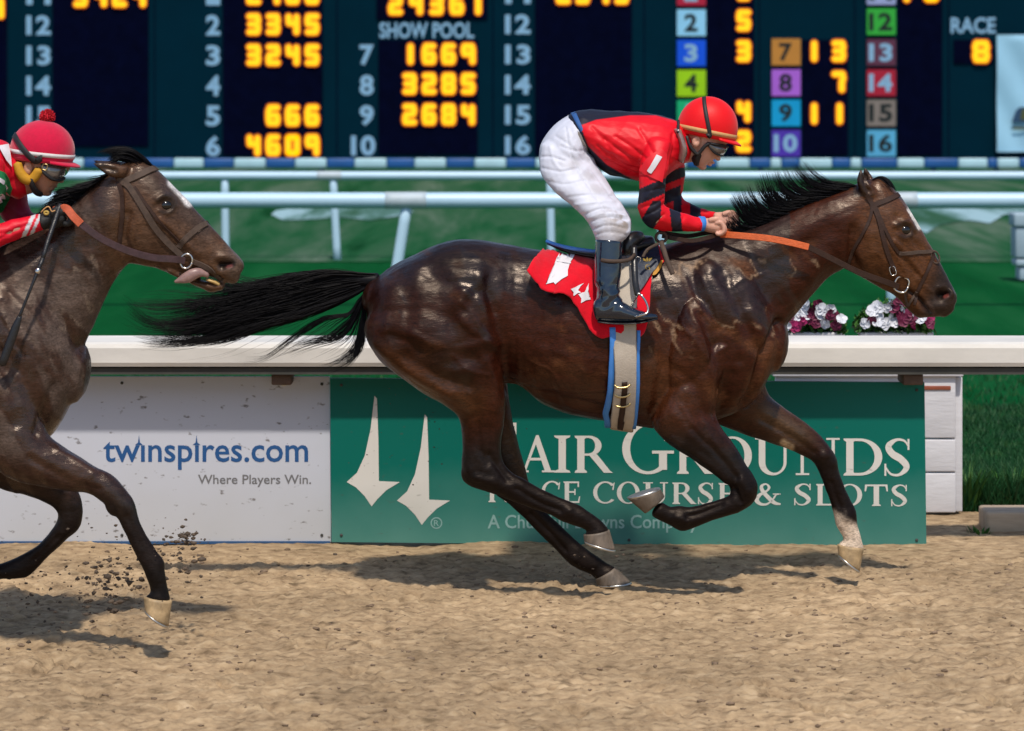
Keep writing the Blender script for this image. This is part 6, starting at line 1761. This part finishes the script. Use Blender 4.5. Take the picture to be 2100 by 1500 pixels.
obj('teeth', *loft([(425, 570, 424, 577, -.02, .022), (440, 574, 438, 582, -.018, .024), (452, 580, 448, 588, -.01, .02)], Y2, 12, 3, 0.4), mat('teeth', (0.50, 0.33, 0.12, 1), 0.4), h2)

b2 = thing('bridle', 'dusty leather bridle with red rein grips on the chasing horse', 'bridle', tuple(W(370, 540, Y2)), 'bridles of the racehorses')
M['grip2'] = mat('red_rubber', (0.52, 0.10, 0.04, 1), 0.55, noise=0.2, scale=60, bump=0.25, bscale=160)
M['leather3'] = mat('wine_leather', (0.050, 0.024, 0.028, 1), 0.5, noise=0.4, scale=50, bump=0.1, bscale=200)
sk = lambda pts, w: strap(T2, pts, w, Yg=Y2)
both('browband', sk([(250, 376), (268, 368), (288, 359), (304, 351), (316, 347)], .028), M['leather2'], b2, Y2)
both('cheek_strap', sk([(242, 368), (262, 380), (278, 402), (296, 432), (318, 468), (340, 495), (362, 516), (376, 530)], .024), M['leather2'], b2, Y2)
both('cheek_strap', sk([(276, 384), (300, 420), (330, 458), (352, 480), (370, 498)], .012), M['leather'], b2, Y2)
both('throat_latch', sk([(240, 368), (250, 392), (252, 420), (250, 450), (246, 480), (244, 500)], .018), M['leather'], b2, Y2)
both('noseband', sk([(366, 508), (378, 492), (396, 476), (414, 463), (428, 458)], .022), M['leather2'], b2, Y2)
both('flash_strap', sk([(392, 535), (410, 542), (430, 552), (446, 566), (456, 578)], .020), M['leather2'], b2, Y2)
y2b = surf(T2, 384, 538, Y2)[0][1] - 0.012
both('bit_ring', torus_px(382, 536, y2b, 12, 15, .0042, 0.3), M['metal'], b2, Y2)
rp = [W(160, 455, Y2 - .17), W(205, 488, Y2 - .165), W(255, 512, Y2 - .15), W(310, 528, Y2 - .125), W(355, 532, Y2 - .10), W(378, 535, y2b - .004)]
both('rein', free_strap(rp, .026, .005), M['leather3'], b2, Y2)
both('rein_grip', free_strap([W(112, 432, Y2 - .13), W(135, 428, Y2 - .155), W(150, 444, Y2 - .17), W(166, 460, Y2 - .17)], .030, .008), M['grip2'], b2, Y2)
tack(tr2, Y2, T2, 'red saddle cloth on the chasing horse at the left edge', 'small black racing saddle on the chasing horse at the left edge', False)

# ------------------------------------------------------------------ the second jockey
def sh2(px, py):
    x, y = tr2(px, py)
    f = float(np.clip((px - 1171) / 230.0, 0, 1))
    return x + 84 * f, y + 36 * f
def sh_st(st, g): return [(*g(s[0], s[1]), *g(s[2], s[3]), s[4], s[5]) for s in st]
HJ = lambda x, y: (85 + (x - 1450) * KS, 331 + (y - 285) * KS)
ARM2 = [(-62, 335, 8, 338, -.15, .075), (-72, 385, 2, 384, -.19, .072), (-80, 440, -22, 438, -.21, .062), (-78, 492, -32, 460, -.215, .056), (-45, 522, -20, 470, -.21, .054), (0, 506, -2, 460, -.19, .05), (45, 488, 40, 449, -.165, .044), (90, 470, 82, 441, -.135, .034)]
ARMF2 = [(-30, 335, 40, 338, .15, .07), (-20, 385, 50, 380, .19, .066), (-5, 430, 58, 420, .2, .058), (15, 462, 62, 432, .19, .052), (50, 470, 70, 440, .15, .045), (90, 462, 95, 434, .09, .036), (118, 455, 118, 432, .05, .03)]
def shirt2(V, px, py):
    C = np.tile(np.array((0.62, 0.003, 0.020)), (len(V), 1))
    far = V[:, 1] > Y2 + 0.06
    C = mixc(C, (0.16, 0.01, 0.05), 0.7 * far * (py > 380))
    a = px + 0.45 * (py - 455)
    wb = ((a > 58) & (a < 67)) | ((a > 73) & (a < 80))
    C = mixc(C, (0.55, 0.55, 0.58), (wb & (py > 425) & (V[:, 1] < Y2 - 0.05)).astype(float))
    return C
def glove_hand(): return hand(118, 447, -.115, Y2, -0.35, 1.15)
sp2 = dict(leg_ops=tr_ops(LEG_CREASE), shirt_ops=[([(0, 490), (40, 470)], 4, -.006), ([(-20, 480), (20, 478)], 4, -.006), ([(30, 470), (60, 462)], 3.5, -.005), ([(10, 380), (0, 420)], 5, -.006), ([(40, 340), (50, 370)], 5, -.005)], label='jockey in red with white banded crimson cap and pompom', base=tr2(1270, 660), torso=sh_st(J1TORSO, sh2), pelvis=sh_st(J1PELVIS, tr2), thigh=sh_st(J1THIGH, tr2), shin=sh_st(J1SHIN, tr2), foot=sh_st(J1FOOT, tr2), arm=ARM2, armf=ARMF2,
           skin=M['skin2'], knee=tr2(1282, 455), ankle=tr2(1240, 605), fold=0.9,
           head=[[(5, 318, 30, 405, 0, .08), (35, 330, 55, 400, 0, .066), (60, 335, 70, 395, 0, .06)],
                 [(146, 330, 36, 318, 0, .076), (144, 345, 40, 336, 0, .078), (134, 358, 46, 352, 0, .072), (124, 369, 52, 364, 0, .066), (117, 380, 58, 374, 0, .058), (110, 390, 66, 382, 0, .048), (100, 399, 76, 392, 0, .034)],
                 [(140, 345, 122, 344, 0, .011), (133, 358, 116, 356, 0, .014), (129, 372, 112, 368, 0, .019)]],
           extra=[ell(88, 312, 0, 58, 56, .082, 0, Y2), ell(126, 371, 0, 5.5, 5, .018, 0, Y2), ell(112, 381, 0, 6, 3.5, .022, 0.4, Y2), ell(106, 388, 0, 5.5, 3.5, .019, 0.4, Y2), ell(97, 396, 0, 9, 7, .024, 0, Y2),
                  ell(58, 345, -.079, 10, 15, .015, 0.1, Y2), ell(58, 345, .079, 10, 15, .015, 0.1, Y2)],
           hands=hand(118, 447, -.115, Y2, -0.35, 1.0) + hand(140, 440, .03, Y2, -0.2, 1.0),
           face_ops=[([(116, 358)], 9, -.006), ([(118, 383), (104, 386)], 2.8, -.004), ([(58, 345)], 6, -.006)], shirt_color=shirt2,
           collar=[[(-10, 300, 10, 400, 0, .11), (18, 318, 36, 408, 0, .085), (34, 334, 52, 400, 0, .072)]])
j2 = jockey(sp2, Y2)
hp2, ht2, band2, hpt2 = helmet(j2, 87, 310, 66, 63, .112, 0.11, Y2, M['helm2'], 17, 0.36)
band2(math.pi / 2 + 0.02, math.pi / 2 + 0.15, M['whiteband'])
rng = np.random.default_rng(77)
pc = W(97, 240, Y2)
pp = []
for k in range(420):
    d = rng.normal(0, 1, 3); d /= np.linalg.norm(d)
    q = np.cross(d, rng.normal(0, 1, 3)); q /= np.linalg.norm(q)
    r = 0.029 * rng.uniform(0.9, 1.1)
    P3 = np.array([pc, pc + d * r * 0.6 + q * 0.002, pc + d * r])
    pp.append(tube3(P3, np.array((.003, .0028, .0018))))
obj('pompom', *merge(pp + [ell(97, 240, 0, 14, 13, .024, 0, Y2)]), mat('pompom_wool', (0.48, 0.003, 0.016, 1), 0.9, noise=0.2, scale=120), hp2)
obj('goggle_strap', *strap(ht2, [(30, 278), (42, 298), (58, 318), (74, 332), (84, 338)], .024, .003, .003, Yg=Y2), M['elastic'], hp2)
g2 = obj('goggles', *loft([(84, 336, 88, 350, -.088, .008), (100, 335, 104, 366, -.074, .014), (122, 336, 120, 369, -.05, .03), (138, 338, 130, 362, 0, .062)], Y2, 16, 4, 0.4), M['lens'], j2)
obj('frame', *tube([W(86, 350, Y2 - .092), W(96, 360, Y2 - .09), W(108, 368, Y2 - .076), W(122, 370, Y2 - .05), W(132, 366, Y2 - .02)], .006, 8), M['elastic'], g2)
obj('frame', *tube([W(84, 337, Y2 - .092), W(100, 335, Y2 - .088), W(122, 336, Y2 - .07), W(138, 338, Y2 - .03)], .005, 8), M['elastic'], g2)
obj('buckle', *torus_px(92, 343, Y2 - .098, 5, 6, .0018, 0.3, square=0.5), M['brass'], g2)
obj('padding', *tube([W(36, 336, Y2 - .086), W(40, 352, Y2 - .09), W(50, 366, Y2 - .088), W(62, 370, Y2 - .086), W(72, 362, Y2 - .088), W(80, 348, Y2 - .092)], [.016, .018, .02, .018, .018, .016], 12), M['scarf'], j2)
obj('chin_strap', *tube([W(66, 366, Y2 - .098), W(66, 380, Y2 - .088), W(74, 394, Y2 - .06), W(84, 399, Y2 - .03)], [.008, .011, .012, .01], 10), M['elastic'], j2)
st2 = sp2['shirt_tree']
gp = obj('sleeve_patch', *decal(st2, [(-40, 350), (-12, 350), (10, 358), (24, 385), (20, 408), (8, 434), (-10, 436), (-40, 430)], .012, 3, Y2), M['green'], j2)
obj('number', *decal(st2, [(-12, 368), (-8, 374), (14, 388), (16, 381), (-6, 367)], .017, 2, Y2), M['cwhite'], gp)
obj('number', *decal(st2, [(-14, 400), (2, 394), (9, 400), (7, 411), (-2, 418), (-14, 414)], .017, 2, Y2), M['cwhite'], gp)
obj('ribbon', *decal(st2, [(-6, 304), (14, 300), (20, 344), (8, 330)], .012, 2, Y2), M['cwhite'], j2)
# black glove over the near hand
V, F = union(hand(118, 447, -.115, Y2, -0.35, 1.12) + [loft([(84, 441, 92, 470, -.135, .037), (100, 434, 104, 464, -.125, .04)], Y2, 16, 3, 0.3)], 0.0036, 3)
N = vnormals(V, F)
gl = obj('glove', V + N * 0.004, F, M['glove'], j2)
V, F = union(hand(140, 440, .03, Y2, -0.2, 1.1), 0.0036, 3)
obj('glove', V + vnormals(V, F) * 0.004, F, M['glove'], j2)
gt = bvh(V, F)
obj('piping', *tube([W(84, 436, Y2 - .165), W(94, 426, Y2 - .168), W(101, 425, Y2 - .168), W(106, 434, Y2 - .168), (W(113, 432, Y2 - .166))], .0025, 6), M['tanband'], gl)
obj('badge', *torus_px(95, 437, Y2 - .17, 4, 3, .004), M['gold'], gl)
w2 = thing('riding_whip', 'long black whip hanging from the gloved hand of the chasing jockey', 'whip', tuple(W(55, 600, Y2 - .2)), 'riding whips')
obj('handle', *tube([W(124, 420, Y2 - .14), W(112, 455, Y2 - .17), W(98, 496, Y2 - .21), W(88, 530, Y2 - .235)], [.012, .0105, .009, .008], 10), M['whip'], w2)
obj('shaft', *tube([W(88, 530, Y2 - .235), W(70, 575, Y2 - .26), W(50, 625, Y2 - .275), W(40, 650, Y2 - .28)], [.0085, .006, .0055, .006], 10), M['whip'], w2)
obj('collar', *tube([W(79, 552, Y2 - .25), W(76, 560, Y2 - .253)], .0105, 10), M['metal'], w2)
obj('flap', *tube([W(41, 648, Y2 - .28), W(32, 672, Y2 - .283), W(18, 710, Y2 - .287), W(4, 748, Y2 - .29)], [.008, .015, .016, .015], 12, flat=0.6), M['whip'], w2)

# ------------------------------------------------------------------ dirt thrown up by the hooves
rng = np.random.default_rng(31)
pp = []
def spray(n, cx, cy, sx, sy, Y, sY, r0, r1):
    for k in range(n):
        p = W(rng.normal(cx, sx), rng.normal(cy, sy), Y + rng.normal(0, sY))
        r = r0 + (r1 - r0) * rng.random() ** 2.5
        Vc, Fc = clod_shape(rng, r, rng.uniform(0.6, 1.0))
        p[2] = max(p[2], 0.012)
        pp.append((Vc + p, Fc))
spray(34, 380, 1106, 15, 8, Y2 + .15, .05, .002, .011)
spray(100, 362, 1145, 34, 34, Y2 + .15, .14, .0015, .011)
spray(140, 225, 1200, 34, 34, Y2 + .0, .14, .0015, .012)
spray(200, 130, 1205, 110, 46, Y2 + .2, .2, .0015, .007)
spray(160, 300, 1170, 70, 45, Y2 + .1, .2, .001, .005)
spray(90, 880, 880, 130, 70, .3, .15, .0012, .004)
spray(120, 1180, 1170, 60, 22, .15, .12, .001, .006)
V, F = merge(pp)
tag(obj('flying_dirt', V, F, M['kicked'], smooth=False), 'clods and crumbs of dirt kicked into the air by the hooves', 'dirt', kind='stuff')
